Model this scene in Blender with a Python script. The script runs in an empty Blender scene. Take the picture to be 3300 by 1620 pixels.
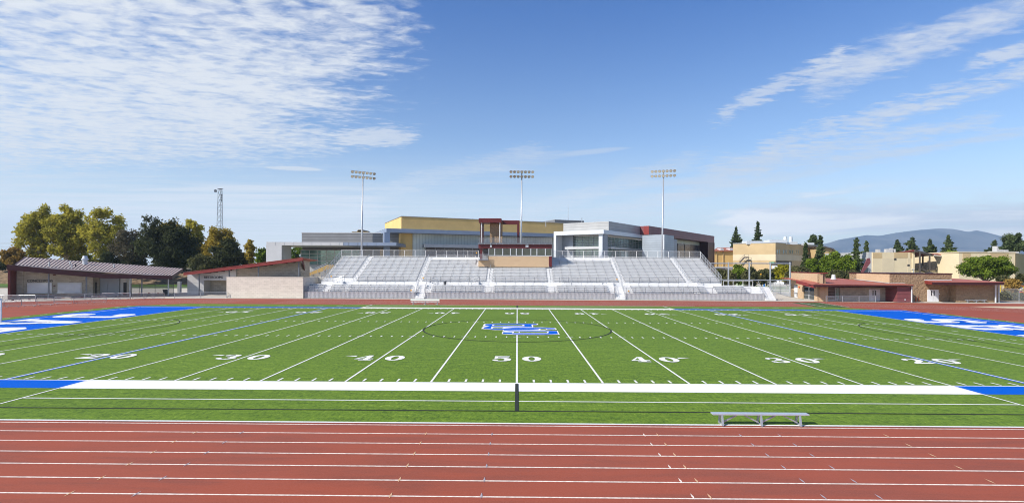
import bpy, bmesh, math, random
import numpy as np
from mathutils import Vector, Matrix
random.seed(7); rng = np.random.default_rng(11)
scene = bpy.context.scene
COL = scene.collection
PI = math.pi

# ------------------------------------------------------------------ camera
CX, CY, CZ = 0.0, -28.33, 6.18
YAW, ROLL = -0.0100, 0.00437
F, PCX, PCY = 1718.8, 1650.0, 857.5          # focal length and principal point in photo pixels (3300 wide)
fw = np.array([math.sin(YAW), math.cos(YAW), 0.]); rt0 = np.array([math.cos(YAW), -math.sin(YAW), 0.]); up0 = np.array([0, 0, 1.])
rt = math.cos(ROLL)*rt0 + math.sin(ROLL)*up0
up = -math.sin(ROLL)*rt0 + math.cos(ROLL)*up0
cam = bpy.data.cameras.new('camera'); cam_o = bpy.data.objects.new('camera', cam); COL.objects.link(cam_o)
cam.sensor_width = 36; cam.lens = F/3300*36; cam.shift_y = (PCY-810)/3300; cam.clip_start = .1; cam.clip_end = 40000
m = Matrix(((rt[0], up[0], -fw[0], CX), (rt[1], up[1], -fw[1], CY), (rt[2], up[2], -fw[2], CZ), (0, 0, 0, 1)))
cam_o.matrix_world = m
scene.camera = cam_o

def ray(px, py):
    return fw + rt*((px-PCX)/F) + up*((PCY-py)/F)
def W(px, py, d):                      # a surveyed point: direction of sight and distance along the view axis
    r = ray(px, py); return Vector((CX+r[0]*d, CY+r[1]*d, CZ+r[2]*d))
def G(px, py, z=0.):                   # where the line of sight meets the ground
    r = ray(px, py); t = (z-CZ)/r[2]; return Vector((CX+r[0]*t, CY+r[1]*t, z))
def D(px, py):                         # distance of that ground point
    r = ray(px, py); return -CZ/r[2]
def zat(px, py, d): return W(px, py, d).z
def XW(px, d, py=857): return W(px, py, d).x
def tf(x0, y0, s): return lambda x, y: (x0+x/s, y0+y/s)
c1, c2, c3, c4, c5 = [tf(x, 600, 3.1633) for x in (0, 550, 1050, 1500, 1950)]
c6 = tf(2250, 650, 3.6145); c7 = tf(2700, 650, 3.1633)
cp = tf(1520, 680, 6.327); cr = tf(1900, 700, 4.866); cf = tf(2540, 850, 5.6); cg = tf(2900, 740, 4.865)
cs = tf(2300, 850, 8.433); cb = tf(480, 860, 8.587); cq = tf(0, 820, 7.0267)

class Plane:                           # a vertical facade plane through one surveyed point, ang = its direction in plan (deg)
    def __init__(s, px, d, ang):
        p = W(px, 857, d); s.p = Vector((p.x, p.y)); a = math.radians(ang)
        s.u = Vector((math.cos(a), math.sin(a))); s.n = Vector((math.sin(a), -math.cos(a)))
        if s.n.dot(Vector((CX, CY))-s.p) < 0: s.n = -s.n
    def hit(s, px, py, off=0.):
        r = ray(px, py); q = s.p+s.n*off
        den = r[0]*s.n.x+r[1]*s.n.y
        t = ((q.x-CX)*s.n.x+(q.y-CY)*s.n.y)/den
        return Vector((CX+r[0]*t, CY+r[1]*t, CZ+r[2]*t))
    def at(s, k, z, off=0.): q = s.p+s.u*k+s.n*off; return Vector((q.x, q.y, z))
    def k(s, px, py=857, off=0.):
        h = s.hit(px, py, off); return (Vector((h.x, h.y))-s.p).dot(s.u)

# ------------------------------------------------------------------ mesh builder
OFF = {}
class MB:
    def __init__(s): s.v = []; s.f = []
    def add(s, vs, fs):
        n = len(s.v); s.v += [tuple(v) for v in vs]; s.f += [tuple(i+n for i in f) for f in fs]; return s
    def box(s, x0, x1, y0, y1, z0, z1):
        return s.add([(x0,y0,z0),(x1,y0,z0),(x1,y1,z0),(x0,y1,z0),(x0,y0,z1),(x1,y0,z1),(x1,y1,z1),(x0,y1,z1)],
                     [(3,2,1,0),(4,5,6,7),(0,1,5,4),(1,2,6,5),(2,3,7,6),(3,0,4,7)])
    def poly(s, pts): return s.add(pts, [tuple(range(len(pts)))])
    def prism(s, pts, vec):
        pts = [Vector(p) for p in pts]; vec = Vector(vec); n = len(pts)
        nrm = Vector((0,0,0))
        for i in range(n): nrm += pts[i].cross(pts[(i+1)%n])
        if nrm.dot(vec) > 0: pts = pts[::-1]
        return s.add(pts+[p+vec for p in pts], [tuple(range(n)), tuple(range(2*n-1, n-1, -1))]+[(i, i+n, (i+1)%n+n, (i+1)%n)[::-1][::-1] for i in range(n)])
    def bar(s, a, b, w, h=None):       # square bar between two points
        a, b = Vector(a), Vector(b); h = h or w; d = (b-a).normalized()
        ref = Vector((0,0,1)) if abs(d.z) < .95 else Vector((0,1,0))
        x = d.cross(ref).normalized()*w/2; y = x.cross(d).normalized()*h/2
        return s.add([a-x-y, a+x-y, a+x+y, a-x+y, b-x-y, b+x-y, b+x+y, b-x+y],
                     [(0,1,2,3),(7,6,5,4),(4,5,1,0),(5,6,2,1),(6,7,3,2),(7,4,0,3)])
    def tube(s, a, b, r0, r1=None, n=8):
        a, b = Vector(a), Vector(b); r1 = r0 if r1 is None else r1; d = (b-a).normalized()
        ref = Vector((0,0,1)) if abs(d.z) < .95 else Vector((0,1,0))
        x = d.cross(ref).normalized(); y = x.cross(d)
        c = [(math.cos(2*PI*i/n), math.sin(2*PI*i/n)) for i in range(n)]
        return s.add([a+(x*p+y*q)*r0 for p, q in c]+[b+(x*p+y*q)*r1 for p, q in c],
                     [(i, (i+1)%n, (i+1)%n+n, i+n) for i in range(n)]+[tuple(range(n))[::-1], tuple(range(n, 2*n))])
    def path(s, pts, r, n=6):
        for a, b in zip(pts, pts[1:]): s.tube(a, b, r, r, n)
        return s
    def panel(s, pl, pts, t=.3, off=0.):
        return s.prism([pl.hit(x, y, off) for x, y in pts], (-pl.n.x*t, -pl.n.y*t, 0))
    def krect(s, pl, k0, k1, z0, z1, t=.2, off=0.):
        return s.prism([pl.at(k0,z0,off), pl.at(k1,z0,off), pl.at(k1,z1,off), pl.at(k0,z1,off)], (-pl.n.x*t, -pl.n.y*t, 0))
    def build(s, name, mat, parent=None, smooth=False, **tags):
        me = bpy.data.meshes.new(name)
        o = bpy.data.objects.new(name, me)
        off = OFF.get(parent.name, Vector((0,0,0))) if parent else Vector((0,0,0))
        if off.length: vs = [(a-off.x, b-off.y, c-off.z) for a, b, c in s.v]
        else: vs = s.v
        me.from_pydata(vs, [], s.f); me.validate()
        if mat: me.materials.append(mat)
        if smooth: me.polygons.foreach_set('use_smooth', [True]*len(me.polygons))
        COL.objects.link(o)
        if parent: o.parent = parent
        OFF[o.name] = off
        for k, v in tags.items(): o[{'cat': 'category'}.get(k, k)] = v
        return o
def thing(name, label, cat, loc=(0,0,0), group=None):
    o = bpy.data.objects.new(name, None); COL.objects.link(o); o.location = loc
    o.empty_display_size = .3; o['label'] = label; o['category'] = cat
    if group: o['group'] = group
    OFF[o.name] = Vector(loc); return o
def dup(root, loc=None, rotz=None, label=None, group=None, scale=None):
    def cp_(o, par):
        c = o.copy(); COL.objects.link(c); c.parent = par
        for ch in list(o.children): cp_(ch, c)
        return c
    r = cp_(root, None)
    if loc is not None: r.location = loc
    if rotz is not None: r.rotation_euler = (0, 0, rotz)
    if scale is not None: r.scale = scale if hasattr(scale, '__len__') else (scale,)*3
    if label: r['label'] = label
    if group: r['group'] = group
    return r

# ------------------------------------------------------------------ materials
class NT:
    def __init__(s, tree): s.t = tree; s.n = tree.nodes; s.l = tree.links
    def new(s, typ, **kw):
        n = s.n.new(typ)
        for k, v in kw.items(): setattr(n, k, v)
        return n
    def link(s, a, b): s.l.new(a, b)
    def val(s, x, sock):
        if isinstance(x, (int, float)): sock.default_value = x
        elif isinstance(x, tuple): sock.default_value = x if len(x) == len(sock.default_value) else x+(1,)
        else: s.link(x, sock)
    def math(s, op, a, b=0., c=0., clamp=False):
        n = s.new('ShaderNodeMath', operation=op, use_clamp=clamp)
        s.val(a, n.inputs[0]); s.val(b, n.inputs[1]); s.val(c, n.inputs[2]); return n.outputs[0]
    def noise(s, vec, scale, detail=3, rough=.55, dist=0., dim='3D'):
        n = s.new('ShaderNodeTexNoise', noise_dimensions=dim)
        if vec is not None: s.link(vec, n.inputs['Vector'])
        n.inputs['Scale'].default_value = scale; n.inputs['Detail'].default_value = detail
        n.inputs['Roughness'].default_value = rough; n.inputs['Distortion'].default_value = dist
        return n.outputs['Fac']
    def smooth(s, x, a, b, c=0., d=1.):
        n = s.new('ShaderNodeMapRange', interpolation_type='SMOOTHSTEP', clamp=True)
        s.val(x, n.inputs[0]); s.val(a, n.inputs[1]); s.val(b, n.inputs[2]); n.inputs[3].default_value = c; n.inputs[4].default_value = d
        return n.outputs[0]
    def mix(s, f, a, b):
        n = s.new('ShaderNodeMix', data_type='RGBA'); s.val(f, n.inputs[0]); s.val(a, n.inputs[6]); s.val(b, n.inputs[7]); return n.outputs[2]
    def map(s, vec, scale=(1,1,1), rot=(0,0,0), loc=(0,0,0)):
        n = s.new('ShaderNodeMapping'); s.link(vec, n.inputs[0]); n.inputs['Scale'].default_value = scale
        n.inputs['Rotation'].default_value = rot; n.inputs['Location'].default_value = loc; return n.outputs[0]
def base_mat(name):
    m = bpy.data.materials.new(name); m.use_nodes = True; t = NT(m.node_tree)
    b = t.n['Principled BSDF']; g = t.new('ShaderNodeNewGeometry'); return m, t, b, g.outputs['Position']
def sc(c, k): return tuple(min(1, x*k) for x in c[:3])+(1,)
def M(name, col, rough=.6, metal=0., var=.08, scale=1.5, bump=0., bscale=20., spec=.5, col2=None):
    m, t, b, P = base_mat(name)
    f = t.noise(P, scale, 4, .6)
    f = t.smooth(f, .3, .7)
    t.link(t.mix(f, sc(col, 1-var), col2+(1,) if col2 else sc(col, 1+var)), b.inputs['Base Color'])
    b.inputs['Roughness'].default_value = rough; b.inputs['Metallic'].default_value = metal
    b.inputs['Specular IOR Level'].default_value = spec
    if bump:
        bn = t.new('ShaderNodeBump'); bn.inputs['Strength'].default_value = bump; bn.inputs['Distance'].default_value = .05
        t.link(t.noise(P, bscale, 3), bn.inputs['Height']); t.link(bn.outputs[0], b.inputs['Normal'])
    return m
def M_block(name, c_a, c_b, mortar, w=.4, h=.2, bump=.3, rough_n=0.):
    m, t, b, P = base_mat(name)
    sep = t.new('ShaderNodeSeparateXYZ'); t.link(P, sep.inputs[0])
    cmb = t.new('ShaderNodeCombineXYZ'); t.link(t.math('ADD', sep.outputs[0], sep.outputs[1]), cmb.inputs[0]); t.link(sep.outputs[2], cmb.inputs[1])
    br = t.new('ShaderNodeTexBrick'); t.link(cmb.outputs[0], br.inputs['Vector'])
    br.inputs['Color1'].default_value = c_a+(1,); br.inputs['Color2'].default_value = c_b+(1,); br.inputs['Mortar'].default_value = mortar+(1,)
    br.inputs['Scale'].default_value = 1; br.inputs['Brick Width'].default_value = w; br.inputs['Row Height'].default_value = h
    br.inputs['Mortar Size'].default_value = .012; br.inputs['Bias'].default_value = -.2
    n = t.noise(P, 1.2, 4); n2 = t.noise(P, 14, 3)
    col = t.mix(t.smooth(n, .3, .7, 0, .35), br.outputs[0], c_a+(1,))
    t.link(col, b.inputs['Base Color']); b.inputs['Roughness'].default_value = .9; b.inputs['Specular IOR Level'].default_value = .2
    bn = t.new('ShaderNodeBump'); bn.inputs['Strength'].default_value = bump; bn.inputs['Distance'].default_value = .02+rough_n
    hgt = t.math('ADD', t.math('MULTIPLY', br.outputs['Fac'], -.5 if not rough_n else 0.), t.noise(P, 2.6, 5, .6) if rough_n else n2)
    t.link(hgt, bn.inputs['Height']); t.link(bn.outputs[0], b.inputs['Normal'])
    return m
def M_rib(name, col, period=.3, axis=2, rough=.45, metal=.3, depth=.5, line=.85):
    m, t, b, P = base_mat(name)
    sep = t.new('ShaderNodeSeparateXYZ'); t.link(P, sep.inputs[0])
    src = sep.outputs[2] if axis == 2 else t.math('ADD', sep.outputs[0], t.math('MULTIPLY', sep.outputs[1], .5))
    ph = t.math('FRACT', t.math('DIVIDE', src, period))
    tri = t.math('ABSOLUTE', t.math('SUBTRACT', ph, .5))
    g = t.smooth(tri, .40, .47)
    n = t.noise(P, .4, 3)
    c = t.mix(t.smooth(n, .3, .7), sc(col, .93), sc(col, 1.07))
    t.link(t.mix(g, c, sc(col, line)), b.inputs['Base Color'])
    b.inputs['Roughness'].default_value = rough; b.inputs['Metallic'].default_value = metal
    bn = t.new('ShaderNodeBump'); bn.inputs['Strength'].default_value = depth; bn.inputs['Distance'].default_value = .04
    t.link(tri, bn.inputs['Height']); t.link(bn.outputs[0], b.inputs['Normal'])
    return m
def M_turf(name, a, b_, c_, s=1.):
    m, t, b, P = base_mat(name)
    big = t.noise(t.map(P, (.05, .12, 1)), 1, 3); mid = t.noise(t.map(P, (.9, 1.8, 1)), 1.3, 4, .65); fine = t.noise(t.map(P, (1, .55, 1)), 6, 5, .85)
    streak = t.noise(t.map(P, (.12, 3.2, 1)), 1, 3, .6)
    f = t.math('ADD', t.math('MULTIPLY', fine, .66), t.math('ADD', t.math('MULTIPLY', mid, .24), t.math('MULTIPLY', big, .10)))
    col = t.mix(t.smooth(f, .40, .52), a, b_)
    col = t.mix(t.smooth(f, .53, .66), col, c_)
    col = t.mix(t.smooth(streak, .42, .62, 0., .22), col, sc(a, 1.0))
    t.link(col, b.inputs['Base Color']); b.inputs['Roughness'].default_value = .8; b.inputs['Specular IOR Level'].default_value = .12; b.inputs['Sheen Weight'].default_value = .12*s; b.inputs['Sheen Roughness'].default_value = .5; b.inputs['Sheen Tint'].default_value = (.62,.78,.30,1)
    bn = t.new('ShaderNodeBump'); bn.inputs['Strength'].default_value = .55*s; bn.inputs['Distance'].default_value = .03
    t.link(fine, bn.inputs['Height']); t.link(bn.outputs[0], b.inputs['Normal'])
    return m
def M_track():
    m, t, b, P = base_mat('running_track_rubber')
    st = t.noise(t.map(P, (.16, .9, 1)), 1, 5, .65, .4); fine = t.noise(P, 22, 4, .75); big = t.noise(t.map(P, (.03, .05, 1)), 1, 2)
    col = t.mix(t.smooth(st, .42, .66, 0, .75), (.295, .062, .029), (.165, .050, .032))
    col = t.mix(t.smooth(fine, .35, .65, 0, .35), col, (.38, .105, .065))
    col = t.mix(t.smooth(big, .35, .65, 0, .3), col, (.30, .095, .07))
    t.link(col, b.inputs['Base Color']); b.inputs['Roughness'].default_value = .85; b.inputs['Specular IOR Level'].default_value = .25
    bn = t.new('ShaderNodeBump'); bn.inputs['Strength'].default_value = .5; bn.inputs['Distance'].default_value = .01
    t.link(fine, bn.inputs['Height']); t.link(bn.outputs[0], b.inputs['Normal'])
    return m
def M_leaf(name, a, b_, c_, scale=.35):
    m = bpy.data.materials.new(name); m.use_nodes = True; t = NT(m.node_tree); t.n.clear()
    g = t.new('ShaderNodeNewGeometry'); out = t.new('ShaderNodeOutputMaterial')
    n1 = t.noise(g.outputs['Position'], scale, 3); n2 = t.noise(g.outputs['Position'], 6, 2)
    col = t.mix(t.smooth(n1, .38, .62), a, b_); col = t.mix(t.smooth(n2, .50, .68), col, c_)
    d = t.new('ShaderNodeBsdfDiffuse'); t.link(col, d.inputs[0]); tr = t.new('ShaderNodeBsdfTranslucent'); t.link(col, tr.inputs[0])
    ms = t.new('ShaderNodeMixShader'); ms.inputs[0].default_value = .35; t.link(d.outputs[0], ms.inputs[1]); t.link(tr.outputs[0], ms.inputs[2]); t.link(ms.outputs[0], out.inputs[0])
    return m
def M_glass(name, col, rough=.05, alpha=1.):
    m, t, b, P = base_mat(name)
    n = t.noise(P, .25, 3)
    t.link(t.mix(t.smooth(n, .35, .65), sc(col, .6), sc(col, 1.3)), b.inputs['Base Color'])
    b.inputs['Roughness'].default_value = rough; b.inputs['Specular IOR Level'].default_value = .9; b.inputs['Metallic'].default_value = .15
    return m
def M_mesh(name, col, alpha):          # woven wire seen from afar
    m = bpy.data.materials.new(name); m.use_nodes = True; t = NT(m.node_tree); t.n.clear()
    out = t.new('ShaderNodeOutputMaterial'); d = t.new('ShaderNodeBsdfDiffuse'); d.inputs[0].default_value = col+(1,)
    tr = t.new('ShaderNodeBsdfTransparent'); ms = t.new('ShaderNodeMixShader'); ms.inputs[0].default_value = alpha
    t.link(tr.outputs[0], ms.inputs[1]); t.link(d.outputs[0], ms.inputs[2]); t.link(ms.outputs[0], out.inputs[0]); return m

GRN = ((.035,.080,.003,1), (.108,.186,.010,1), (.28,.38,.045,1))
m_turf = M_turf('artificial_turf', *GRN)
m_track = M_track()
m_white = M('white_line_paint', (.78,.78,.76), .8, 0, .06, 30, .3, 60)
m_lane = M('lane_line_paint', (.74,.65,.57), .8, 0, .22, 7)
m_blue = M('blue_turf_paint', (.0,.10,.53), .9, 0, .08, 25, .3, 60, .08)
m_black = M('black_line_paint', (.012,.018,.012), .9, 0, .1, 30)
m_or = M('orange_mark_paint', (.62,.38,.22), .8); m_gb = M('pale_blue_mark_paint', (.34,.30,.33), .8)
m_conc = M('concrete_paving', (.50,.46,.39), .9, 0, .10, .35, .2, 12, .3)
m_earth = M('dry_earth', (.16,.11,.065), .95, 0, .35, .9, .6, 3, .2, (.30,.21,.12))
m_grass = M('mown_lawn', (.085,.16,.022), .9, 0, .25, 1.2, .3, 10, .2)
m_asph = M('asphalt', (.06,.06,.062), .9, 0, .15, .8)
m_road = M('pale_concrete_road', (.44,.42,.38), .9, 0, .08, .5)
m_sand = M('pit_sand', (.52,.42,.28), .95, 0, .08, 2)
m_alu = M('mill_aluminium', (.88,.87,.85), .45, .03, .05, 1.2)
m_alus = M('aluminium_deck', (.70,.695,.68), .55, .03, .06, 1.5)
m_alud = M('aluminium_bracket', (.34,.34,.35), .5, .2)
m_galv = M('galvanised_steel', (.46,.48,.50), .45, .6, .08, 8)
m_post = M('dark_galvanised_post', (.17,.18,.20), .5, .4)
m_rib = M('corrugated_steel', (.50,.49,.50), .5, .15, .05, 3)
m_mar = M('maroon_metal', (.105,.013,.014), .45, .05, .06, .8)
m_mard = M('shaded_maroon_metal', (.052,.012,.014), .5, .1)  # maroon darkened so that shade is part of its colour
m_red = M('red_metal_fascia', (.22,.026,.022), .45, .05, .05, .8)
m_redroof = M_rib('red_standing_seam', (.40,.125,.085), .45, 0, .7, .1, .3, .7)
m_block = M_block('grey_beige_block', (.44,.39,.32), (.30,.27,.22), (.22,.20,.17), .8, .33)
m_blockl = M_block('pale_block', (.68,.62,.53), (.56,.51,.43), (.42,.38,.32), .8, .33)
m_tanb = M_block('tan_block', (.54,.395,.25), (.46,.33,.205), (.32,.21,.12), .4, .2, .2)
m_split = M_block('split_face_block', (.34,.235,.145), (.28,.19,.115), (.24,.165,.10), .6, .4, 1., .28)
m_panel = M('pale_metal_panel', (.52,.52,.515), .4, .25, .04, .5)
m_pgrey = M('grey_metal_panel', (.30,.32,.35), .45, .25, .05, .5)
m_pwhite = M('white_metal_panel', (.62,.645,.665), .35, .2, .03, .5)
m_pblue = M('sky_shade_metal', (.24,.29,.38), .4, .3, .05, .5)  # sky reflected in shade, put into the panel colour as blue
m_ribg = M_rib('grey_ribbed_metal', (.20,.20,.20), .9, 2, .5, .2, .5, .55)
m_ribl = M_rib('pale_ribbed_metal', (.38,.38,.37), .75, 2, .45, .2, .5, .7)
m_ribb = M_rib('blue_ribbed_metal', (.34,.385,.43), .6, 2, .4, .25, .5, .7)
m_ribm = M_rib('maroon_ribbed_metal', (.21,.065,.07), .75, 2, .45, .15, .5, .65)
m_gold = M('ochre_stucco', (.66,.45,.175), .85, 0, .06, .35, .15, 8, .3)
m_trans = M_rib('translucent_panel', (.52,.56,.52), 1.0, 0, .35, .05, .5, .68)
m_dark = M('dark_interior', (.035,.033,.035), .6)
m_mauve = M('dark_tinted_panel', (.075,.066,.078), .25, .1, .1, .4)
m_glass = M_glass('green_glass', (.15,.26,.23)); m_glassd = M_glass('dark_glass', (.035,.05,.05)); m_glassp = M_glass('press_glass', (.045,.052,.040), .08)
m_door = M('white_door_paint', (.68,.68,.68), .5); m_shut = M_rib('roller_shutter', (.50,.50,.53), .16, 2, .35, .4, .4, .85)
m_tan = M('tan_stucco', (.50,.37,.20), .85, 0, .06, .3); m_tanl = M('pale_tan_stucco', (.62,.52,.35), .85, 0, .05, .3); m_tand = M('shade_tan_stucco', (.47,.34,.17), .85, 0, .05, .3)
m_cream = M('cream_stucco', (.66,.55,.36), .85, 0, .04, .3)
m_tile = M_rib('clay_tile', (.36,.13,.085), .5, 0, .8, 0, .6, .6)
m_steel = M('brown_steel', (.10,.085,.075), .6, .3)
m_bark = M('tree_bark', (.20,.155,.11), .95, 0, .3, 3, .6, 8); m_barkp = M('pale_bark', (.34,.29,.22), .95, 0, .3, 2, .5, 6)
m_yel = M('yellow_paint', (.72,.50,.03), .5); m_orange = M('orange_plastic', (.65,.12,.03), .5); m_sign = M('orange_sign_paint', (.75,.38,.02), .5)
m_bph = M('blue_paint', (.02,.20,.62), .4); m_text = M('dark_lettering', (.045,.045,.05), .5, .3)
m_tyre = M('tyre_rubber', (.02,.02,.02), .8); m_car = M('white_car_paint', (.7,.7,.7), .25); m_bin = M('dark_bin_plastic', (.045,.05,.06), .5)
m_lamp = M('lamp_reflector', (.62,.60,.52), .25, .6); m_lens = M('lamp_lens', (.55,.50,.38), .1, .3)
m_wire = M_mesh('chain_link', (.36,.37,.39), .20); m_wire2 = M_mesh('dense_screen', (.50,.52,.53), .55); m_net = M_mesh('goal_net', (.6,.6,.6), .3)
m_gg = M('green_trim', (.06,.25,.15), .5)

# ------------------------------------------------------------------ ground
def sheet(name, mat, polys, z, **kw):
    mb = MB()
    for p in polys: mb.poly([(q[0], q[1], z) for q in p])
    o = mb.build(name, mat, None, kind='structure', **kw); return o
def fix_up(o):
    bm = bmesh.new(); bm.from_mesh(o.data); 
    for f in bm.faces:
        if f.normal.z < 0: f.normal_flip()
    bm.to_mesh(o.data); bm.free()
E_ = 57.7                             # turf half length
sheet('ground', m_earth, [[(-14000,-3000),(14000,-3000),(14000,16000),(-14000,16000)]], -.06)
sheet('concrete_concourse', m_conc, [[(-170,40),(150,40),(150,69.7),(150,200),(-130,200),(-130,108),(-170,108)]], -.03)
L1, L2, L3 = G(7, 973.6), G(240, 966.5), G(480, 962.5)
sheet('track', m_track, [[(-150,-60),(150,-60),(150,66.0),(80,66.3),(64,68.2),(52,69.5),(-36,70.2),(L3.x,69.0),(L2.x,L2.y),(L1.x,L1.y),(-92,45),(-150,45)]], -.012)
sheet('turf_field', m_turf, [[(-E_-1.2,-7.36),(E_,-7.36),(E_,44),(E_-8,55.9),(-E_+5,55.9),(-E_-1.2,50)]], 0.)
sheet('sand_pit', m_sand, [[G(3120,987.0), G(3200,986.2), G(3420,986.4), G(3420,996.5), G(3300,994.6)]], -.008)
sheet('turf_strip', M_turf('dark_long_turf', (.012,.03,.006,1), (.025,.055,.01,1), (.05,.09,.02,1)), [[G(*cf(40,693)), G(*cf(530,694)), G(*cf(1140,782)), G(*cf(570,784))]], -.008)
mb = MB()
for a, b in (((190,693),(730,786)), ((560,697),(1110,783))):
    p, q = G(*cf(*a)), G(*cf(*b)); n = Vector((q.y-p.y, p.x-q.x, 0)).normalized()*.06
    mb.poly([(v.x, v.y, -.003) for v in (p-n, q-n, q+n, p+n)])
fix_up(mb.build('runway_lines', m_lane, kind='structure'))

YD = .9144
# painted areas
BL, WH, BK, BLU2, GR = MB(), MB(), MB(), MB(), MB()
def r(mb, x0, x1, y0, y1, z): mb.poly([(x0,y0,z),(x1,y0,z),(x1,y1,z),(x0,y1,z)])
FW = 48.77; GL = 45.72; EL = 54.86
for s in (-1, 1):
    a, b = sorted((s*GL, s*(EL+1.5))); r(BL, a, b, -1.9, FW+1.7, .004)
    a, b = sorted((s*22.86, s*GL)); r(BL, a, b, -1.9, -.1, .004); r(BL, a, b, FW+.1, FW+1.7, .004)
    r(BL, s*27.43-.17, s*27.43+.17, 0, FW, .004)
r(WH, -22.86, 22.86, -1.95, 0, .006); r(WH, -22.86, 22.86, FW, FW+1.9, .006)
r(WH, -EL, -22.86, -.12, 0, .008); r(WH, 22.86, EL, -.12, 0, .008); r(WH, -EL, -22.86, FW, FW+.15, .008); r(WH, 22.86, EL, FW, FW+.15, .008)
for s in (-1, 1): r(WH, s*EL-.07, s*EL+.07, 0, FW, .010)
for i in range(-10, 11):
    x = i*5*YD; w = .055
    r(WH, x-w, x+w, .02, FW-.02, .012)
for s in (-1, 1):
    r(WH, s*22.86-.05, s*22.86+.05, -5.5, -.0, .012); r(WH, s*22.86-.06, s*22.86+.06, FW, 55.6, .012)
r(WH, -22.8, 22.8, -3.95, -3.85, .010); r(WH, -22.8, 22.8, 52.75, 52.85, .010)
r(WH, -E_-1.2, E_, -7.42, -7.28, .010); r(WH, -28, 28, 55.8, 55.92, .010)
for i in range(-49, 50):
    x = i*YD
    if i % 5 == 0:
        for y in (18.29, 30.48): r(WH, x-.32, x+.32, y-.05, y+.05, .016)
        continue
    for y in (18.0, 30.2): r(WH, x-.055, x+.055, y, y+.6, .014)
    if abs(i) < 50:
        r(WH, x-.055, x+.055, .12, .75, .014); r(WH, x-.06, x+.06, FW-.75, FW-.12, .014)
for s in (-1, 1):
    r(WH, s*42.98-.05, s*42.98+.05, 24.0, 24.9, .014)
    r(WH, s*13.72-.4, s*13.72+.4, 24.33, 24.43, .016)
    x = 27
    while x < 57:
        r(WH, s*x-.5, s*x+.5, 52.5, 52.62, .012); x += 3
    y = 0
    while y < 52:
        xe = s*57.15-(.9 if s < 0 else 0); r(WH, xe-.06, xe+.06, y, y+1., .012); y += 2.4
# soccer lines
r(BK, -56, 56, -5.62, -5.52, .018); r(BK, -.085, .085, -5.5, -.3, .020); r(BK, -.11, .11, FW+2., 55.6, .020)
def ringarc(mb, cx, cy, R, a0, a1, w, z, n=72):
    for i in range(n):
        p, q = a0+(a1-a0)*i/n, a0+(a1-a0)*(i+1)/n
        mb.poly([(cx+(R-w)*math.cos(p), cy+(R-w)*math.sin(p), z), (cx+(R+w)*math.cos(p), cy+(R+w)*math.sin(p), z),
                 (cx+(R+w)*math.cos(q), cy+(R+w)*math.sin(q), z), (cx+(R-w)*math.cos(q), cy+(R-w)*math.sin(q), z)])
ringarc(BK, 0, 24.38, 9.15, 0, 2*PI, .075, .022)
for s in (-1, 1):
    g = s*55.4; f_ = s*38.9
    r(BK, f_-.05, f_+.05, 4.2, 44.5, .018); a, b = sorted((g, f_))
    r(BK, a, b, 4.15, 4.25, .020); r(BK, a, b, 44.45, 44.55, .020)
    h = s*49.9; r(BK, h-.05, h+.05, 15.2, 33.5, .026)
    a, b = sorted((g, h)); r(BK, a, b, 15.15, 15.25, .026); r(BK, a, b, 33.45, 33.55, .026)
    c = s*44.4; al = math.acos(5.5/9.15)
    base = 0 if s < 0 else PI
    ringarc(BK, c, 24.38, 9.15, base-al, base+al, .055, .022, 30)
    r(BK, c-.06, c+.06, 24.0, 24.8, .020)
# numerals (slab-serif, drawn as outlines in a unit box)
DG = {'4': [(0,.25),(.52,1),(.78,1),(.78,.36),(1,.36),(1,.24),(.78,.24),(.78,.11),(.97,.11),(.97,0),(.3,0),(.3,.11),(.5,.11),(.5,.24),(0,.22)],
 '5': [(.1,1),(.92,1),(.86,.8),(.28,.8),(.26,.62),(.45,.67),(.7,.65),(.93,.52),(1,.32),(.93,.12),(.72,.01),(.42,-.02),(.12,.04),(0,.17),(.02,.28),(.16,.33),(.3,.26),(.28,.14),(.42,.07),(.58,.1),(.66,.3),(.58,.5),(.42,.57),(.25,.52),(.1,.44)],
 '3': [(.05,.8),(.2,.96),(.5,1),(.8,.95),(.92,.78),(.85,.62),(.68,.54),(.92,.45),(1,.28),(.9,.1),(.65,0),(.3,0),(.06,.1),(0,.25),(.14,.33),(.3,.26),(.3,.13),(.48,.08),(.64,.15),(.68,.3),(.6,.44),(.38,.48),(.38,.57),(.56,.62),(.62,.78),(.55,.9),(.42,.92),(.3,.87),(.3,.72),(.16,.66)],
 '2': [(0,0),(1,0),(1,.28),(.88,.28),(.8,.2),(.45,.22),(.7,.38),(.95,.55),(1,.75),(.9,.92),(.62,1),(.3,.98),(.07,.85),(.04,.7),(.18,.62),(.32,.7),(.32,.85),(.48,.92),(.62,.85),(.64,.7),(.5,.5),(.2,.3),(0,.12)],
 '1': [(.15,0),(.9,0),(.9,.1),(.7,.12),(.7,1),(.5,1),(.15,.85),(.15,.74),(.38,.78),(.38,.12),(.15,.1)]}
def digit(mb, ch, x, y, w, h, s, z=.024):
    T = lambda u, v: (x+s*u*w, y+s*v*h, z)
    if ch == '0':
        n = 40
        for i in range(n):
            p, q = 2*PI*i/n, 2*PI*(i+1)/n
            mb.poly([T(.5+.17*math.cos(p), .5+.38*math.sin(p)), T(.5+.5*math.cos(p), .5+.5*math.sin(p)), T(.5+.5*math.cos(q), .5+.5*math.sin(q)), T(.5+.17*math.cos(q), .5+.38*math.sin(q))])
    else:
        mb.poly([T(u, v) for u, v in DG[ch]])
        if ch == '4': GR.poly([(a, b, .026) for a, b, _ in (T(.2,.36), T(.5,.36), T(.5,.8))])
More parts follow.
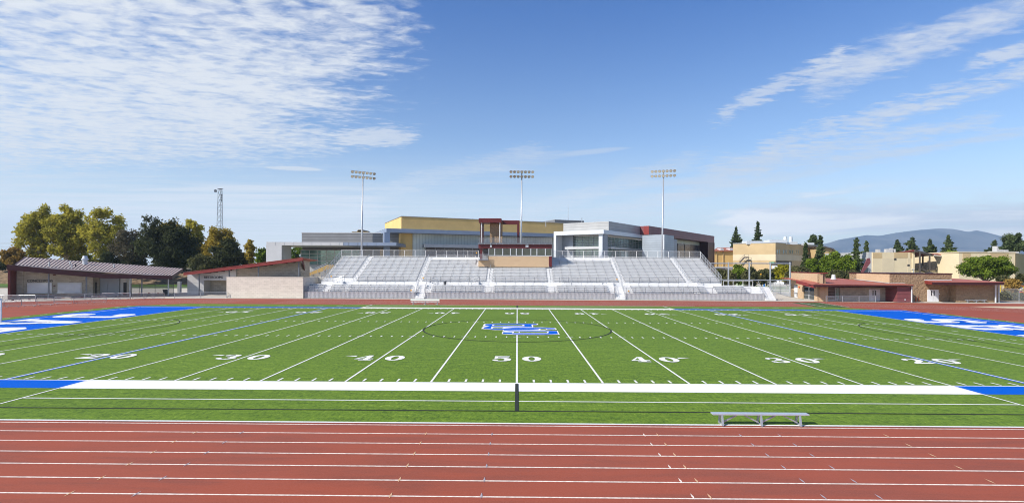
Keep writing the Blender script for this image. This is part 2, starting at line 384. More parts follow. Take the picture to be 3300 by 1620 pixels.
for k, t_ in ((0,'50'),(10,'40'),(20,'30'),(30,'20'),(40,'10')):
    for sx in ((-1, 1) if k else (1,)):
        x = sx*k*YD
        for s, y0 in ((1, 6.35), (-1, 42.4)):
            digit(WH, t_[0], x-s*1.62, y0, 1.25, 1.85, s); digit(WH, '0', x+s*.35, y0, 1.27, 1.85, s)
            if k:
                yt = y0+s*1.72; b0 = x+sx*1.75; WH.poly([(b0, yt, .024), (b0+sx*.85, yt-s*.06, .024), (b0, yt-s*.38, .024)])
# end-zone lettering and midfield emblem, outlines as they lie on the grass
eL = tf(0, 950, 7.44); eL2 = tf(220, 975, 10.733); eL1 = tf(0, 980, 10.733); eR1 = tf(2880, 1010, 12.267); eR2 = tf(3090, 1020, 12.267); lg = tf(1500, 1000, 7.36)
def gpoly(mb, t, pts, z, ext=0.): mb.poly([(lambda g: (g.x+ext, g.y, z))(G(*t(x, y))) for x, y in pts])
gpoly(WH, eL1, [(-900,830),(-100,805),(895,800),(928,850),(-100,985),(-900,1070),(-900,960),(-100,905),(215,873),(-100,872),(-900,900)], .016)
gpoly(WH, eL, [(190,635),(700,578),(965,580),(900,595),(1400,612),(1990,640),(1690,682),(1000,686),(500,694),(-100,710),(-500,740),(-500,690),(-100,655),(275,657),(190,672),(600,664),(1240,655),(870,648),(610,627),(450,640)], .016)
gpoly(WH, eL2, [(-558,484),(0,405),(320,388),(940,385),(940,400),(650,432),(320,432),(60,465),(700,470),(1490,470),(1770,440),(1530,435),(1810,398),(2290,395),(2345,420),(1830,490),(1480,515),(1290,522),(700,518),(140,510),(-400,517),(-525,512)], .016)
XR = .55                               # the far right lettering sits a little further from the goal line
gpoly(WH, eR1, [(213,238),(270,207),(715,207),(1020,247),(1010,263),(800,262),(1130,305),(1560,306),(1700,300),(1280,240),(1340,213),(2200,218),(2576,238),(3496,345),(3466,378),(2946,378),(2596,326),(2806,313),(2450,270),(1930,266),(2430,335),(2385,369),(1370,366),(850,335)], .016, XR)
gpoly(WH, eR2, [(-951,307),(-486,309),(-346,332),(0,337),(670,340),(1400,342),(1340,326),(1390,318),(1750,325),(2576,420),(2900,450),(2900,535),(2300,530),(1945,505),(1925,528),(800,525),(0,452)], .016, XR)
gpoly(BLU2, eR2, [(120,398),(890,400),(1340,460),(570,452)], .020, XR); gpoly(BLU2, eR2, [(1440,402),(1940,405),(2450,465),(1890,462)], .020, XR)
gpoly(WH, eR2, [(2020,725),(3000,700),(3400,760),(3400,930),(2576,812)], .016, XR)
gpoly(WH, lg, [(372,440),(410,392),(500,385),(410,375),(440,325),(740,312),(1720,316),(1728,346),(1605,346),(1612,402),(1800,402),(2130,418),(2175,460),(1910,456),(1895,475),(2190,488),(2235,575),(1800,582),(1150,580),(862,562),(870,515),(950,512),(880,490),(890,467),(690,467)], .028)
for p in ([(470,329),(740,316),(1692,319),(1685,338),(640,338)], [(480,331),(639,335),(625,372),(600,432),(420,433),(455,400),(575,380),(462,358)],
          [(627,370),(1400,374),(1395,339),(1562,339),(1580,398),(1240,395),(622,394)], [(602,433.5),(1000,435),(1400,432),(1590,435),(1740,444),(1735,464),(1000,462),(700,459),(425,439)],
          [(925,428),(1180,406),(1700,406),(2110,422),(2135,449),(1950,450),(1915,434),(1500,428),(1100,430)],
          [(905,466),(1500,474),(2165,492),(2200,566),(1930,573),(1170,571),(1108,566),(1110,541),(1965,543),(1978,499),(1500,499),(1050,494),(905,484)], [(895,522),(1103,522),(1106,566),(890,556)]):
    gpoly(BLU2, lg, p, .032)
for p in ([(690,342),(1355,340),(1345,362),(670,365)], [(670,402),(900,402),(885,415),(872,428),(645,428)], [(1780,440),(1900,440),(1915,458),(2050,464),(1950,470),(1775,470)], [(1150,508),(1262,508),(1262,535),(1145,535)], [(1285,508),(1940,508),(1925,535),(1285,535)]):
    gpoly(GR, lg, p, .033)
for nm, mb_, mt in (('blue_field_paint', BL, m_blue), ('white_field_lines', WH, m_white), ('black_field_lines', BK, m_black), ('blue_lettering_paint', BLU2, m_blue), ('turf_gaps', GR, m_turf)):
    fix_up(mb_.build(nm, mt, kind='structure'))
# lane lines
LN, OR, GB, PL = MB(), MB(), MB(), MB()
for k in range(0, 9): y = -7.60-1.067*k; r(LN, -150, 150, y-.033, y+.033, -.008)
for k in range(1, 9): y = 56.6+1.22*k; r(PL, -40, 50, y-.03, y+.03, -.008)
# bend lines round the left and right ends
for s, cx in ((-1, -47), (1, 47)):
    for k in range(0, 8, 1):
        R = 33.5+1.2*k
        a0, a1 = (PI/2, PI) if s < 0 else (0, PI/2)
        ringarc(PL, cx, 24.4+.0*k, R, a0, a1, .025, -.004+.0003*k, 40)
s5, s6 = tf(0, 1250, 1.5612), tf(1650, 1250, 1.5612)
def marks(mb, t, pts):
    for x, y in pts:
        g = G(*t(x, y)); mb.poly([(g.x, g.y-.20, -.002), (g.x+.03, g.y, -.002), (g.x, g.y+.20, -.002), (g.x-.03, g.y, -.002)])
marks(OR, s5, [(980,222),(875,268),(770,320),(650,379),(510,448),(350,527)]); marks(GB, s5, [(1215,222),(1130,270),(1040,322),(940,381),(820,450),(685,530)])
marks(OR, s5, [(2142,228),(2115,274),(2085,327),(2050,387),(2010,457),(1965,537)]); marks(GB, s5, [(2475,230),(2466,277),(2458,329),(2448,389),(2437,458),(2422,538)])
marks(PL, s6, [(665,234),(702,281),(743,333),(793,394),(847,463),(909,543)]); marks(OR, s6, [(733,234),(773,281),(818,333),(870,394),(928,463),(995,543)])
marks(GB, s6, [(1150,236),(1212,283),(1285,335),(1367,396),(1460,464),(1568,545)]); marks(GB, s6, [(1348,237),(1425,284),(1510,336),(1610,397),(1720,465),(1847,545)])
marks(OR, s6, [(1885,238),(1995,285),(2115,336),(2250,398),(2405,466)])
for nm, mb_, mt in (('lane_lines', LN, m_lane), ('exchange_marks', OR, m_or), ('hurdle_marks', GB, m_gb), ('far_lane_lines', PL, m_lane)):
    fix_up(mb_.build(nm, mt, kind='structure'))

# left background: lawn, road and bank
sheet('lawn', m_grass, [[(-300,112),(-92,112),(-40,128),(-40,150),(-300,150)]], -.02)
sheet('right_lawn', m_grass, [[(58,112),(170,100),(260,130),(260,150),(60,150)]], -.02)
def strip_field(name, mat, x0, x1, prof, dz=0.):
    mb = MB(); n = 90; xs = [x0+(x1-x0)*i/n for i in range(n+1)]
    idx = {}
    vs = []
    for i, x in enumerate(xs):
        for j, (y, z) in enumerate(prof):
            vs.append((x, y+1.2*math.sin(x*.05), z+dz+(.25*math.sin(x*.31+j)+.2*math.sin(x*.77+2*j) if 0 < j < len(prof)-1 and dz == 0 else 0)))
    m_ = len(prof); fs = [(i*m_+j, (i+1)*m_+j, (i+1)*m_+j+1, i*m_+j+1) for i in range(n) for j in range(m_-1)]
    mb.add(vs, fs); return mb.build(name, mat, kind='structure')
strip_field('earth_bank', m_earth, -330, -38, [(137,-.1),(140,.4),(146,2.0),(153,3.6),(158,4.3),(420,4.6)])
sheet('hill_road', m_road, [[(-300,164),(-36,164),(-36,172),(-300,172)]], 4.62)
sheet('hill_lawn', m_grass, [[(-300,174),(-36,174),(-36,196),(-300,196)]], 4.75)
sheet('access_road', m_asph, [[(-300,106),(-60,120),(-60,124),(-300,111)]], -.015)

# ------------------------------------------------------------------ generic pieces
def rail(mb, pts, h=1.07, step=1.8, nr=2, rp=.03, rr=.025):
    """posts along a polyline of base points with horizontal rails; returns corners for a mesh infill"""
    for a, b in zip(pts, pts[1:]):
        a, b = Vector(a), Vector(b); n = max(1, round((b-a).length/step))
        for i in range(n+1):
            p = a.lerp(b, i/n); mb.tube(p, p+Vector((0,0,h)), rp, rp, 6)
        for k in range(nr):
            z = Vector((0,0,h*(1-k*.85/max(1, nr-1)) if nr > 1 else h)); mb.tube(a+z, b+z, rr, rr, 6)
    return mb
def infill(pts, h, mat, parent, name='wire_mesh'):
    mb = MB()
    for a, b in zip(pts, pts[1:]):
        a, b = Vector(a), Vector(b); mb.poly([a+Vector((0,0,.05)), b+Vector((0,0,.05)), b+Vector((0,0,h-.03)), a+Vector((0,0,h-.03))])
    return mb.build(name, mat, parent)
def text(s, size, mat, parent, pl, k, z, off, name='lettering', depth=.03, sx=1.):
    cu = bpy.data.curves.new(name, 'FONT'); cu.body = s; cu.size = size; cu.extrude = depth
    o = bpy.data.objects.new(name, cu); COL.objects.link(o)
    bpy.context.view_layer.update()
    me = bpy.data.meshes.new_from_object(o.evaluated_get(bpy.context.evaluated_depsgraph_get()))
    bpy.data.objects.remove(o); q = bpy.data.objects.new(name, me); COL.objects.link(q); me.materials.clear(); me.materials.append(mat)
    p = pl.at(k, z, off); u = Vector((pl.u.x, pl.u.y, 0)); n = Vector((pl.n.x, pl.n.y, 0))
    if u.cross(Vector((0,0,1))).dot(n) < 0: u = -u
    mt = Matrix(((u.x*sx, 0, n.x, p.x), (u.y*sx, 0, n.y, p.y), (0, 1, 0, p.z), (0, 0, 0, 1)))
    me.transform(mt)
    if parent: me.transform(Matrix.Translation(-OFF[parent.name])); q.parent = parent
    OFF[q.name] = OFF.get(parent.name, Vector()) if parent else Vector()
    return q
def glazing(pl, k0, k1, z0, z1, nx, nz, parent, glass=None, frame=None, off=.05, fw_=.07, name='window'):
    g = glass or m_glass; fr = frame or m_panel
    mb = MB()
    for i in range(nx+1):
        k = k0+(k1-k0)*i/nx; mb.krect(pl, k-fw_/2, k+fw_/2, z0, z1, .12, off+.06)
    for j in range(nz+1):
        z = z0+(z1-z0)*j/nz; mb.krect(pl, k0, k1, z-fw_/2, z+fw_/2, .10, off+.05)
    w = mb.build(name, fr, parent)
    MB().krect(pl, k0, k1, z0, z1, .03, off-.02).build('pane', g, w)
    return w

exec_parts = []
# ------------------------------------------------------------------ grandstand
Y0 = 72.2; YU = 77.3; ZU = 3.05; RD = .72; RH = .30; NU = 17
XL, XR_ = -39.0, 40.3
gs = thing('grandstand', 'long silver aluminium grandstand of tiered benches behind the far side of the running track', 'grandstand', (0, Y0, 0))
def profile(y, z, n, rd, rh, yb, extra=None):
    p = [(y, 0.), (y, z)]
    for k in range(n):
        p.append((y+rd*(k+1), z+rh*k)); p.append((y+rd*(k+1), z+rh*(k+1)))
    p.append((yb, p[-1][1])); p.append((yb, 0.)); return p
def deck(name, x0, x1, prof, mat=None):
    MB().prism([(x0, a, b) for a, b in prof], (x1-x0, 0, 0)).build(name, mat or m_alus, gs)
deck('lower_deck', -40.3, -19.3, profile(Y0+.1, 1.2, 4, .76, .31, YU, None)); deck('lower_deck', -17.5, 18.5, profile(Y0+.1, 1.2, 4, .76, .31, YU)); deck('lower_deck', 20.3, 46.4, profile(Y0+.1, 1.2, 4, .76, .31, YU))
deck('upper_deck', XL, -8.3, profile(YU+.01, ZU, NU, RD, RH, 91.)); deck('upper_deck', -8.3, 7.2, profile(YU+.01, ZU, 10, RD, RH, 86.)); deck('upper_deck', 7.2, XR_, profile(YU+.01, ZU, NU, RD, RH, 91.))
for x0, x1 in ((-19.29, -17.51), (18.51, 20.29)):
    deck('portal_stair', x0, x1, [(Y0-.3, 0)]+[q for k in range(8) for q in ((Y0-.3+.4*k, .305*(k+1)), (Y0+.1+.4*k, .305*(k+1)))]+[(YU, 2.44), (YU, 0)])
MB().prism([(46.45, Y0-.3, 0)]+[q for k in range(8) for q in ((46.45, Y0-.3+.4*k, .30*(k+1)), (46.45, Y0+.1+.4*k, .30*(k+1)))]+[(46.45, YU, 2.40), (46.45, YU, 0)], (2.0, 0, 0)).build('end_stair', m_alus, gs)
# corrugated skirt
for x0, x1 in ((-40.5, -19.35), (-17.45, 18.45), (20.35, 46.4)):
    mb = MB(); n = int((x1-x0)/.245); w = (x1-x0)/n; pts = []
    for i in range(n):
        x = x0+i*w; pts += [(x, Y0), (x+w*.45, Y0), (x+w*.52, Y0+.13), (x+w*.95, Y0+.13)]
    pts.append((x1, Y0)); mb.box(x0, x1, Y0+.16, Y0+.18, .04, 1.1)
    vs = [(x, y, .04) for x, y in pts]+[(x, y, 1.17) for x, y in pts]; k = len(pts)
    mb.add(vs, [(i, i+1, i+1+k, i+k) for i in range(k-1)])
    mb.box(x0, x1, Y0-.03, Y0+.1, 1.17, 1.22); mb.build('corrugated_skirt', m_rib, gs)
AI = [(-33.2, -32.0), (-20.1, -18.9), (-6.2, -5.0), (6.0, 7.2), (20.1, 21.3), (33.4, 34.6)]
SEC = [(XL+.2, -33.2, 0, 17), (-32.0, -20.1, 0, 17), (-18.9, -6.2, 0, 15), (-5.0, 6.0, 0, 11), (7.2, 20.1, 0, 15), (21.3, 33.4, 0, 17), (34.6, XR_-.2, 0, 17)]
LOW = [(-40., -37.4), (-36.0, -20.6), (-16.4, -6.6), (-4.6, 5.6), (7.6, 17.3), (21.8, 36.0), (37.8, 43.6)]
nb = 0; extra = MB(); br = MB()
for x0, x1, k0, k1 in SEC:
    if k1 == 15 and x0 < 0: sect = [(x0, x1)]*11+[(x0, -8.9)]*4
    elif k1 == 15: sect = [(x0, x1)]*11+[(9.0, x1)]*4
    else: sect = [(x0, x1)]*k1
    for k, (a, b) in enumerate(sect):
        y, z = YU+RD*k, ZU+RH*k
        tgt = MB() if nb < 72 else extra
        a2, b2 = (a, b) if (-39 < a) else (a, b)
        if k < 2 and x0 < XL+1: continue
        tgt.box(a+.06, b-.06, y+.40, y+.66, z+.39, z+.44); tgt.box(a+.06, b-.06, y+.02, y+.26, z+.012, z+.03)
        if tgt is not extra: tgt.build('bench_row', m_alu, gs)
        nb += 1
        n = max(1, round((b-a)/1.83))
        for i in range(n+1):
            x = a+.1+(b-a-.2)*i/n; br.box(x-.025, x+.025, y+.44, y+.62, z+.03, z+.385)
extra.build('bench_row', m_alu, gs, kind='stuff')
for x0, x1 in LOW:
    for k in range(4):
        y, z = Y0+.1+.76*k, 1.2+.31*k
        MB().box(x0, x1, y+.42, y+.68, z+.39, z+.44).build('bench_row', m_alu, gs)
        for i in range(int((x1-x0)/1.83)+1): x = x0+.1+1.83*i; br.box(x-.03, x+.03, y+.44, y+.64, z+.01, z+.39)
br.build('bench_bracket', m_alud, gs, kind='stuff')
for a, b in AI:                        # aisle half-steps and handrails
    st, hr = MB(), MB(); top = 11 if abs(a) < 8 else 17
    for k in range(top):
        y, z = YU+RD*k, ZU+RH*k; st.box(a+.06, b-.06, y+.37, y+.715, z+.01, z+.15)
        st.box(a+.06, b-.06, y+.365, y+.39, z+.151, z+.165)
    st.build('aisle_steps', m_alus, gs)
    xm = (a+b)/2
    for k in range(0, top-1, 2):
        y, z = YU+RD*k+.3, ZU+RH*k; e = .95
        hr.path([(xm, y, z), (xm, y, z+e), (xm, y+1.0, z+e+.42), (xm, y+1.0, z+.42)], .028)
        hr.path([(xm, y, z+.55), (xm, y+1.0, z+.97)], .02)
    hr.build('aisle_handrail', m_galv, gs)
    if a > -33 or True:
        lo = MB()
        for k in range(3):
            y, z = Y0+.1+.76*k, 1.2+.31*k; lo.box(a+.05, b-.05, y+.38, y+.755, z+.01, z+.16)
        lo.path([(xm, Y0+.5, 1.25), (xm, Y0+.5, 2.2), (xm, Y0+2.3, 3.1), (xm, Y0+2.3, 2.2)], .028); lo.build('lower_aisle_steps', m_alus, gs)
def grail(name, pts, h=1.07, step=1.85, mesh=True, mat=None, nr=2, pm=None):
    o = rail(MB(), pts, h, step, nr, .035, .024).build(name, mat or m_galv, gs)
    if mesh: infill(pts, h, m_wire, o)
    return o
for x0, x1 in ((-40.3, -19.5), (-17.3, 18.3), (20.5, 43.9)): grail('front_guardrail', [(x0, Y0+.05, 1.22), (x1, Y0+.05, 1.22)], 1.05, 1.85, True, m_post)
for x0, x1 in ((-39, -36.6), (-31.5, -22.5), (-17.2, -7.5), (-4.3, 5.3), (8.3, 17.5), (22.2, 31.8), (36.2, 40)):
    grail('upper_front_guardrail', [(x0, YU-.05, 3.0), (x1, YU-.05, 3.0)], 1.07, 1.85, True, m_post)
for x0, x1 in ((-31, -22), (-15.5, -7.5), (-4, 5), (8.5, 16.5), (23.5, 35), ):
    grail('walkway_rail', [(x0, Y0+3.1, 2.44), (x1, Y0+3.1, 2.44)], .95, 1.9, False, m_galv)
ZT = ZU+RH*NU; YT = YU+RD*NU
grail('back_guardrail', [(XL, YT, ZT-.1), (-8.6, YT, ZT-.1)], 1.55, 2.3, True, m_alu, 2); grail('back_guardrail', [(7.6, YT, ZT-.1), (XR_, YT, ZT-.1)], 1.55, 2.3, True, m_alu, 2)
for x in (XL-.02, XR_+.02):
    a, b = Vector((x, YU+.1, ZU-.1)), Vector((x, YT, ZT-.1)); mb = MB(); n = 8
    for i in range(n+1): p = a.lerp(b, i/n); mb.tube(p, p+Vector((0,0,1.5)), .035)
    for hh in (1.5, .12, .8): mb.tube(a+Vector((0,0,hh)), b+Vector((0,0,hh)), .03)
    o = mb.build('side_guardrail', m_galv, gs); q = MB(); q.poly([a, b, b+Vector((0,0,1.5)), a+Vector((0,0,1.5))]); q.build('wire_mesh', m_wire, o)
    MB().prism([(x+(.03 if x > 0 else -.03), YU, 2.4), (x+(.03 if x > 0 else -.03), YT, ZT-.4), (x+(.03 if x > 0 else -.03), YT, ZT-1.3), (x+(.03 if x > 0 else -.03), YU+2.2, 2.4)], (.04, 0, 0)).build('side_stringer', m_alus, gs)
for x0, x1 in ((-17.6, -9.2), (9.2, 19.8)): grail('deck_rail', [(x0, YU+RD*15, ZU+RH*15), (x1, YU+RD*15, ZU+RH*15)], .95, 2.4, False, m_alu)
# short flights that climb sideways from the walkway, each with slanted handrails
for p0, p1, flip in ((1078,1103,0), (1376,1408,1), (1518,1544,0), (1811,1842,1), (1943,1978,0), (2244,2269,1)):
    xa, xb = XW(p0, 104.6), XW(p1, 104.6); y = YU-1.1; n = 4; mb = MB()
    for k in range(n):
        a = xa+(xb-xa)*k/n; hh = .15*(k+1) if not flip else .15*(n-k); mb.box(a, a+(xb-xa)/n-.004, y, y+1.08, 2.45, 2.45+hh)
    mb.build('cross_stair', m_alus, gs); hr = MB(); za, zb = (2.5, 3.1) if not flip else (3.1, 2.5)
    for yy in (y-.03, y+1.05):
        hr = MB(); hr.path([(xa, yy, za), (xa, yy, za+.95), (xb, yy, zb+1.1), (xb, yy, zb)], .03); hr.path([(xa, yy, za+.5), (xb, yy, zb+.6)], .025); hr.build('stair_handrail', m_galv, gs)
for x0, x1 in ((-19.2, -17.6), (18.6, 20.2), (46.5, 48.4)):
    for x in (x0, x1):
        hr = MB()
        hr.path([(x, Y0-.25, .05), (x, Y0-.25, 1.1), (x, Y0+2.95, 3.55), (x, Y0+2.95, 2.5)], .032); hr.path([(x, Y0-.25, .6), (x, Y0+2.95, 3.05)], .026)
        for k in (1, 2): p = Vector((x, Y0-.25+1.07*k, .82*k)); hr.tube(p, p+Vector((0,0,1.08)), .026)
        hr.build('stair_handrail', m_galv, gs)
for x, y, d in ((1068,890,105.3), (1364,895,105.3), (1325,935,100.4), (2475-487,899.5,105.3), (2025.5,937.5,100.4), (1535.8,814.5,116.5), (2451,883,100.2)):
    p = W(x, y, d); MB().box(p.x-.13, p.x+.13, p.y-.10, p.y-.07, p.z-.12, p.z+.12).build('warning_sign', m_sign, gs)
# low shelf with benches that juts out to the right of the upper tiers
grail('front_guardrail', [(40.6, Y0+5, 2.44), (46.4, Y0+5, 2.44)], 1.0, 1.9, False, m_alu)
p = W(1434, 921, 104.0)
tb = thing('trash_can', 'small dark round trash can standing on the grandstand walkway', 'trash can', (p.x, p.y, 2.44))
MB().tube((p.x, p.y, 2.46), (p.x, p.y, 3.2), .27, .30, 14).build('body', m_bin, tb); MB().tube((p.x, p.y, 3.2), (p.x, p.y, 3.27), .33, .31, 14).build('rim', m_post, tb)

# ------------------------------------------------------------------ press box
DP = 112.0
PB = Plane(1650, DP, 0); PBY = PB.p.y
pb = thing('press_box', 'brick and maroon press box with long window band amid the grandstand', 'press box', (-.5, PBY, 5))
def P2(mb, x0, y0, x1, y1, t=.3, off=0., pl=PB):      # image-aligned rectangle on the press box planes, upright in the world
    zt, zb = pl.hit(*cp(x0, y0), off).z, pl.hit(*cp(x0, y1), off).z
    a, b = pl.hit(*cp(x0, y0), off), pl.hit(*cp(x1, y0), off)
    return mb.prism([(a.x, a.y, zb), (b.x, b.y, zb), (b.x, b.y, zt), (a.x, a.y, zt)], (-pl.n.x*t, -pl.n.y*t, 0))
w = MB(); P2(w, 345, 913, 1575, 1135, 5.5); P2(w, 137, 1008, 345, 1128, 5.5, -.05); w.build('brick_base', m_tanb, pb)
P2(MB(), 1575, 916, 1637, 1135, 5.5, .02).build('corner_pier', m_mar, pb)
P2(MB(), 138, 672, 1637, 756, 6., .12).build('roof_band', m_mar, pb)
P2(MB(), 140, 647, 1645, 674, 6.6, .5).build('roof_edge', m_post, pb)
P2(MB(), 235, 768, 345, 905, 3., -1.2).build('side_door', m_mauve, pb)
P2(MB(), 170, 765, 218, 1008, .5, -.1).build('balcony_column', m_mar, pb)
P2(MB(), 218, 760, 340, 1008, .3, -4.5).build('rear_wall', m_pgrey, pb)
b_ = MB(); P2(b_, 140, 990, 340, 1008, 1.6, .8); b_.build('balcony_slab', m_post, pb)
b_ = MB(); z0 = PB.hit(*cp(140, 990), .8).z; xa, xb = PB.hit(*cp(145, 990), .75).x, PB.hit(*cp(328, 990), .75).x
rail(b_, [(xa, PBY-.75, z0), (xb, PBY-.75, z0)], 1.12, 1.0, 2); 
for i in range(24): x = xa+(xb-xa)*i/23; b_.bar((x, PBY-.75, z0+.1), (x, PBY-.75, z0+1.1), .02)
b_.build('balcony_railing', m_galv, pb)
xs = [345, 468, 630, 788, 908, 1030, 1203, 1327, 1500, 1637]
zt, zb = PB.hit(*cp(345, 752), 0).z, PB.hit(*cp(345, 912), 0).z
for i, (a, b) in enumerate(zip(xs, xs[1:])):
    ka, kb = PB.k(*cp(a, 800)), PB.k(*cp(b, 800)); fr = MB()
    fr.krect(PB, ka+.01, ka+.11, zb, zt, .15, .08); fr.krect(PB, kb-.06, kb-.01, zb, zt, .15, .08)
    fr.krect(PB, ka+.111, kb-.061, zb, zb+.13, .15, .07); fr.krect(PB, ka+.111, kb-.061, zt-.09, zt, .15, .07)
    o = fr.build('window', m_pwhite, pb); MB().krect(PB, ka+.1, kb-.05, zb+.1, zt-.05, .03, -.02).build('pane', m_glassp, o)
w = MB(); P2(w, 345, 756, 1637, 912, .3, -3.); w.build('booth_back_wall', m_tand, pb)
ed = MB(); z1 = PB.hit(*cp(140, 650), .5).z
for i in range(13): x = -8.2+15.4*i/12.; ed.box(x-.05, x+.05, PBY-.56, PBY-.49, z1-.3, z1+.02)
ed.build('edge_brackets', m_pgrey, pb)
xa, xb = PB.hit(*cp(145, 640), .4).x, PB.hit(*cp(1640, 640), .4).x
o = rail(MB(), [(xa, PBY-.4, z1), (xb, PBY-.4, z1), (xb, PBY+5, z1)], 1.15, 1.9, 2, .025, .02).build('roof_railing', m_post, pb); infill([(xa, PBY-.4, z1), (xb, PBY-.4, z1)], 1.1, m_wire, o)
P2(MB(), 372, 258, 626, 646, 1.6, -1.5).build('brick_pillar', m_split, pb)
cn = MB(); P2(cn, 145, 147, 607, 232, 4.5, .3); cn.build('canopy', m_mar, pb)
for x0, x1 in ((190, 214), (560, 586)):
    a, b = PB.hit(*cp((x0+x1)/2, 232), 0), PB.hit(*cp((x0+x1)/2, 647), 0); MB().tube((b.x, b.y+.1, z1), (b.x, b.y+.1, a.z+.02), .13, .13, 14).build('round_column', m_panel, pb)
fr = MB(); P2(fr, 622, 190, 974, 268, 1., -3.2); fr.build('frame_beam', m_mar, pb)
P2(MB(), 928, 268, 974, 650, 1., -3.2).build('frame_column', m_mar, pb); P2(MB(), 174, 232, 244, 650, 1., -3.2).build('frame_column', m_mard, pb)
for x, y, w_ in ((393, 712, .16), (1128, 712, .3)):
    p = PB.hit(*cp(x, y), .16); MB().box(p.x-w_, p.x+w_, p.y-.12, p.y+.1, p.z-.22, p.z+.22).build('floodlight', m_pwhite, pb)
ch = MB()
for x in (580, 865, 945, 1080, 1170, 1300, 1565): p = PB.hit(*cp(x, 890), -1.2); ch.box(p.x-.35, p.x+.35, p.y, p.y+.3, p.z-.3, p.z+.35)
ch.build('seat_back', m_mar, pb)

# ------------------------------------------------------------------ floodlight poles
def light_pole(px, ybot, ytop, d, label, rotz, lean=0.):
    b = W(px, 857, d); z1 = zat(px, ytop, d)
    t = thing('floodlight_pole', label, 'floodlight', (b.x, b.y, 0), 'floodlight poles behind the grandstand')
    MB().tube((b.x, b.y, 0), (b.x, b.y, z1), .25, .13, 14).build('pole', m_galv, t, True)
    for o in t.children: o.data.polygons.foreach_set('use_smooth', [len(p.vertices) == 4 for p in o.data.polygons])
    R = Matrix.Rotation(rotz, 3, 'Z'); c = Vector((b.x, b.y, 0))
    for row, z in enumerate((z1-.15, z1-1.2)):
        arm = MB(); arm.bar(c+R@Vector((-2.65, -.25, z)), c+R@Vector((2.65, -.25, z)), .1); arm.build('cross_arm', m_galv, t)
        for i in range(7):
            q = c+R@Vector((-2.4+.8*i, -.45, z-.22)); dr = R@Vector(((i-3)*.06, -.78, -.6)).normalized()
            hd = MB(); ref = dr.cross(Vector((0,0,1))).normalized(); up_ = ref.cross(dr)
            rings = [(-.30,.10),(-.22,.20),(-.05,.29),(.12,.34)]; n = 12; vs = []
            for a, rr in rings: vs += [q+dr*a+(ref*math.cos(2*PI*j/n)+up_*math.sin(2*PI*j/n))*rr for j in range(n)]
            hd.add(vs, [(k*n+j, k*n+(j+1)%n, (k+1)*n+(j+1)%n, (k+1)*n+j) for k in range(3) for j in range(n)]+[tuple(range(n))[::-1]])
            o = hd.build('lamp_head', m_lamp, t); MB().tube(q+dr*.09, q+dr*.11, .31, .31, 12).build('lens', m_lens, o)
            MB().tube(q-dr*.1+Vector((0,0,.05)), q+Vector((0,0,.25))+R@Vector((0,.2,0)), .03, .03, 6).build('bracket', m_post, t)
    t.rotation_euler = (0, lean, 0)
    return t
light_pole(1163.0, 830, 552, 119.5, 'tall grey floodlight pole behind the benches, nearest the red-roofed block building', .5, .014)
light_pole(1678.0, 830, 549.5, 119.5, 'tall grey floodlight pole rising just behind the press box', 0, .006)
light_pole(2131.5, 830, 547, 119.5, 'tall grey floodlight pole in front of the maroon-topped gym wing', -.35, .014)
# ------------------------------------------------------------------ gym complex behind the grandstand
def part(name, mat, parent, pl, pts, t=.3, off=0., conv=None, **kw):
    pts = [conv(*p) for p in pts] if conv else pts
    return MB().panel(pl, pts, t, off).build(name, mat, parent, **kw)
def body(mb, pl, k0, k1, depth, z0, z1, off=0.):
    return mb.krect(pl, k0, k1, z0, z1, depth, off)
# -- ochre hall, front turned 23.6 degrees
PA = Plane(1292.8, 150, 23.6)
hall = thing('gym_hall', 'large ochre yellow gym hall with a shade-tinted blue-grey band and ribbed translucent wall', 'building', tuple(PA.at(20, 0, -10)))
k1 = PA.k(1818.6, 719); zt = PA.hit(1292.8, 697.6).z; zb = PA.hit(1292.8, 741, 0).z
MB().krect(PA, 0, k1, zb, zt, 27).build('upper_wall', m_gold, hall)
MB().krect(PA, -.15, k1, zt, zt+.15, 27.1, .1).build('roof_coping', m_pgrey, hall)
kl = PA.k(1245.4, 735, 2.6)
za, zc = PA.hit(1245.4, 735.3, 2.6).z, PA.hit(1257, 748.3, 2.6).z
MB().krect(PA, kl, k1+4, zc, za, 27, 2.6).build('shade_blue_band', m_pblue, hall)  # the band's blue stands for sky reflected in its shade
MB().krect(PA, PA.k(1238.7, 780, 2.6), PA.k(1256.5, 780, 2.6), 0, zc, 2.4, 2.61).build('corner_column', m_pblue, hall)
MB().krect(PA, PA.k(1291.7, 780, -1.), PA.k(1330, 780, -1.), 0, zc, 3, -1.).build('ochre_pier', m_gold, hall)
MB().krect(PA, PA.k(1330.2, 780, -.6), k1+6, 0, zc, 2, -.6).build('translucent_wall', m_trans, hall)
kc = PA.k(1369, 790, 2.4); zca, zcb = PA.hit(1369, 785.8, 2.4).z, PA.hit(1369, 796.2, 2.4).z
MB().krect(PA, kc, PA.k(1770, 790, 2.4), zcb, zca, 3.2, 2.4).build('entrance_canopy', m_pgrey, hall)
dw = MB().krect(PA, PA.k(1371, 800, .0), PA.k(1770, 800, 0), 0, zcb, .4, 0.).build('dark_storefront', m_mauve, hall)
mb = MB(); ka, kb = PA.k(1371, 800), PA.k(1770, 800)
for i in range(15): k = ka+(kb-ka)*i/14; mb.krect(PA, k-.06, k+.06, 2, zcb, .1, .1)
mb.build('mullion', m_pgrey, dw)
mb = MB(); mb.krect(PA, PA.k(1200, 800, -6), PA.k(1291, 800, -6), 0, zc, .5, -6); mb.build('recess_wall', m_ribg, hall)
mb = MB(); mb.krect(PA, PA.k(1257, 790, .2), PA.k(1292, 790, .2), PA.hit(1280, 794, .2).z, PA.hit(1280, 783.5, .2).z, 6, .2); mb.build('recess_band', m_pgrey, hall)
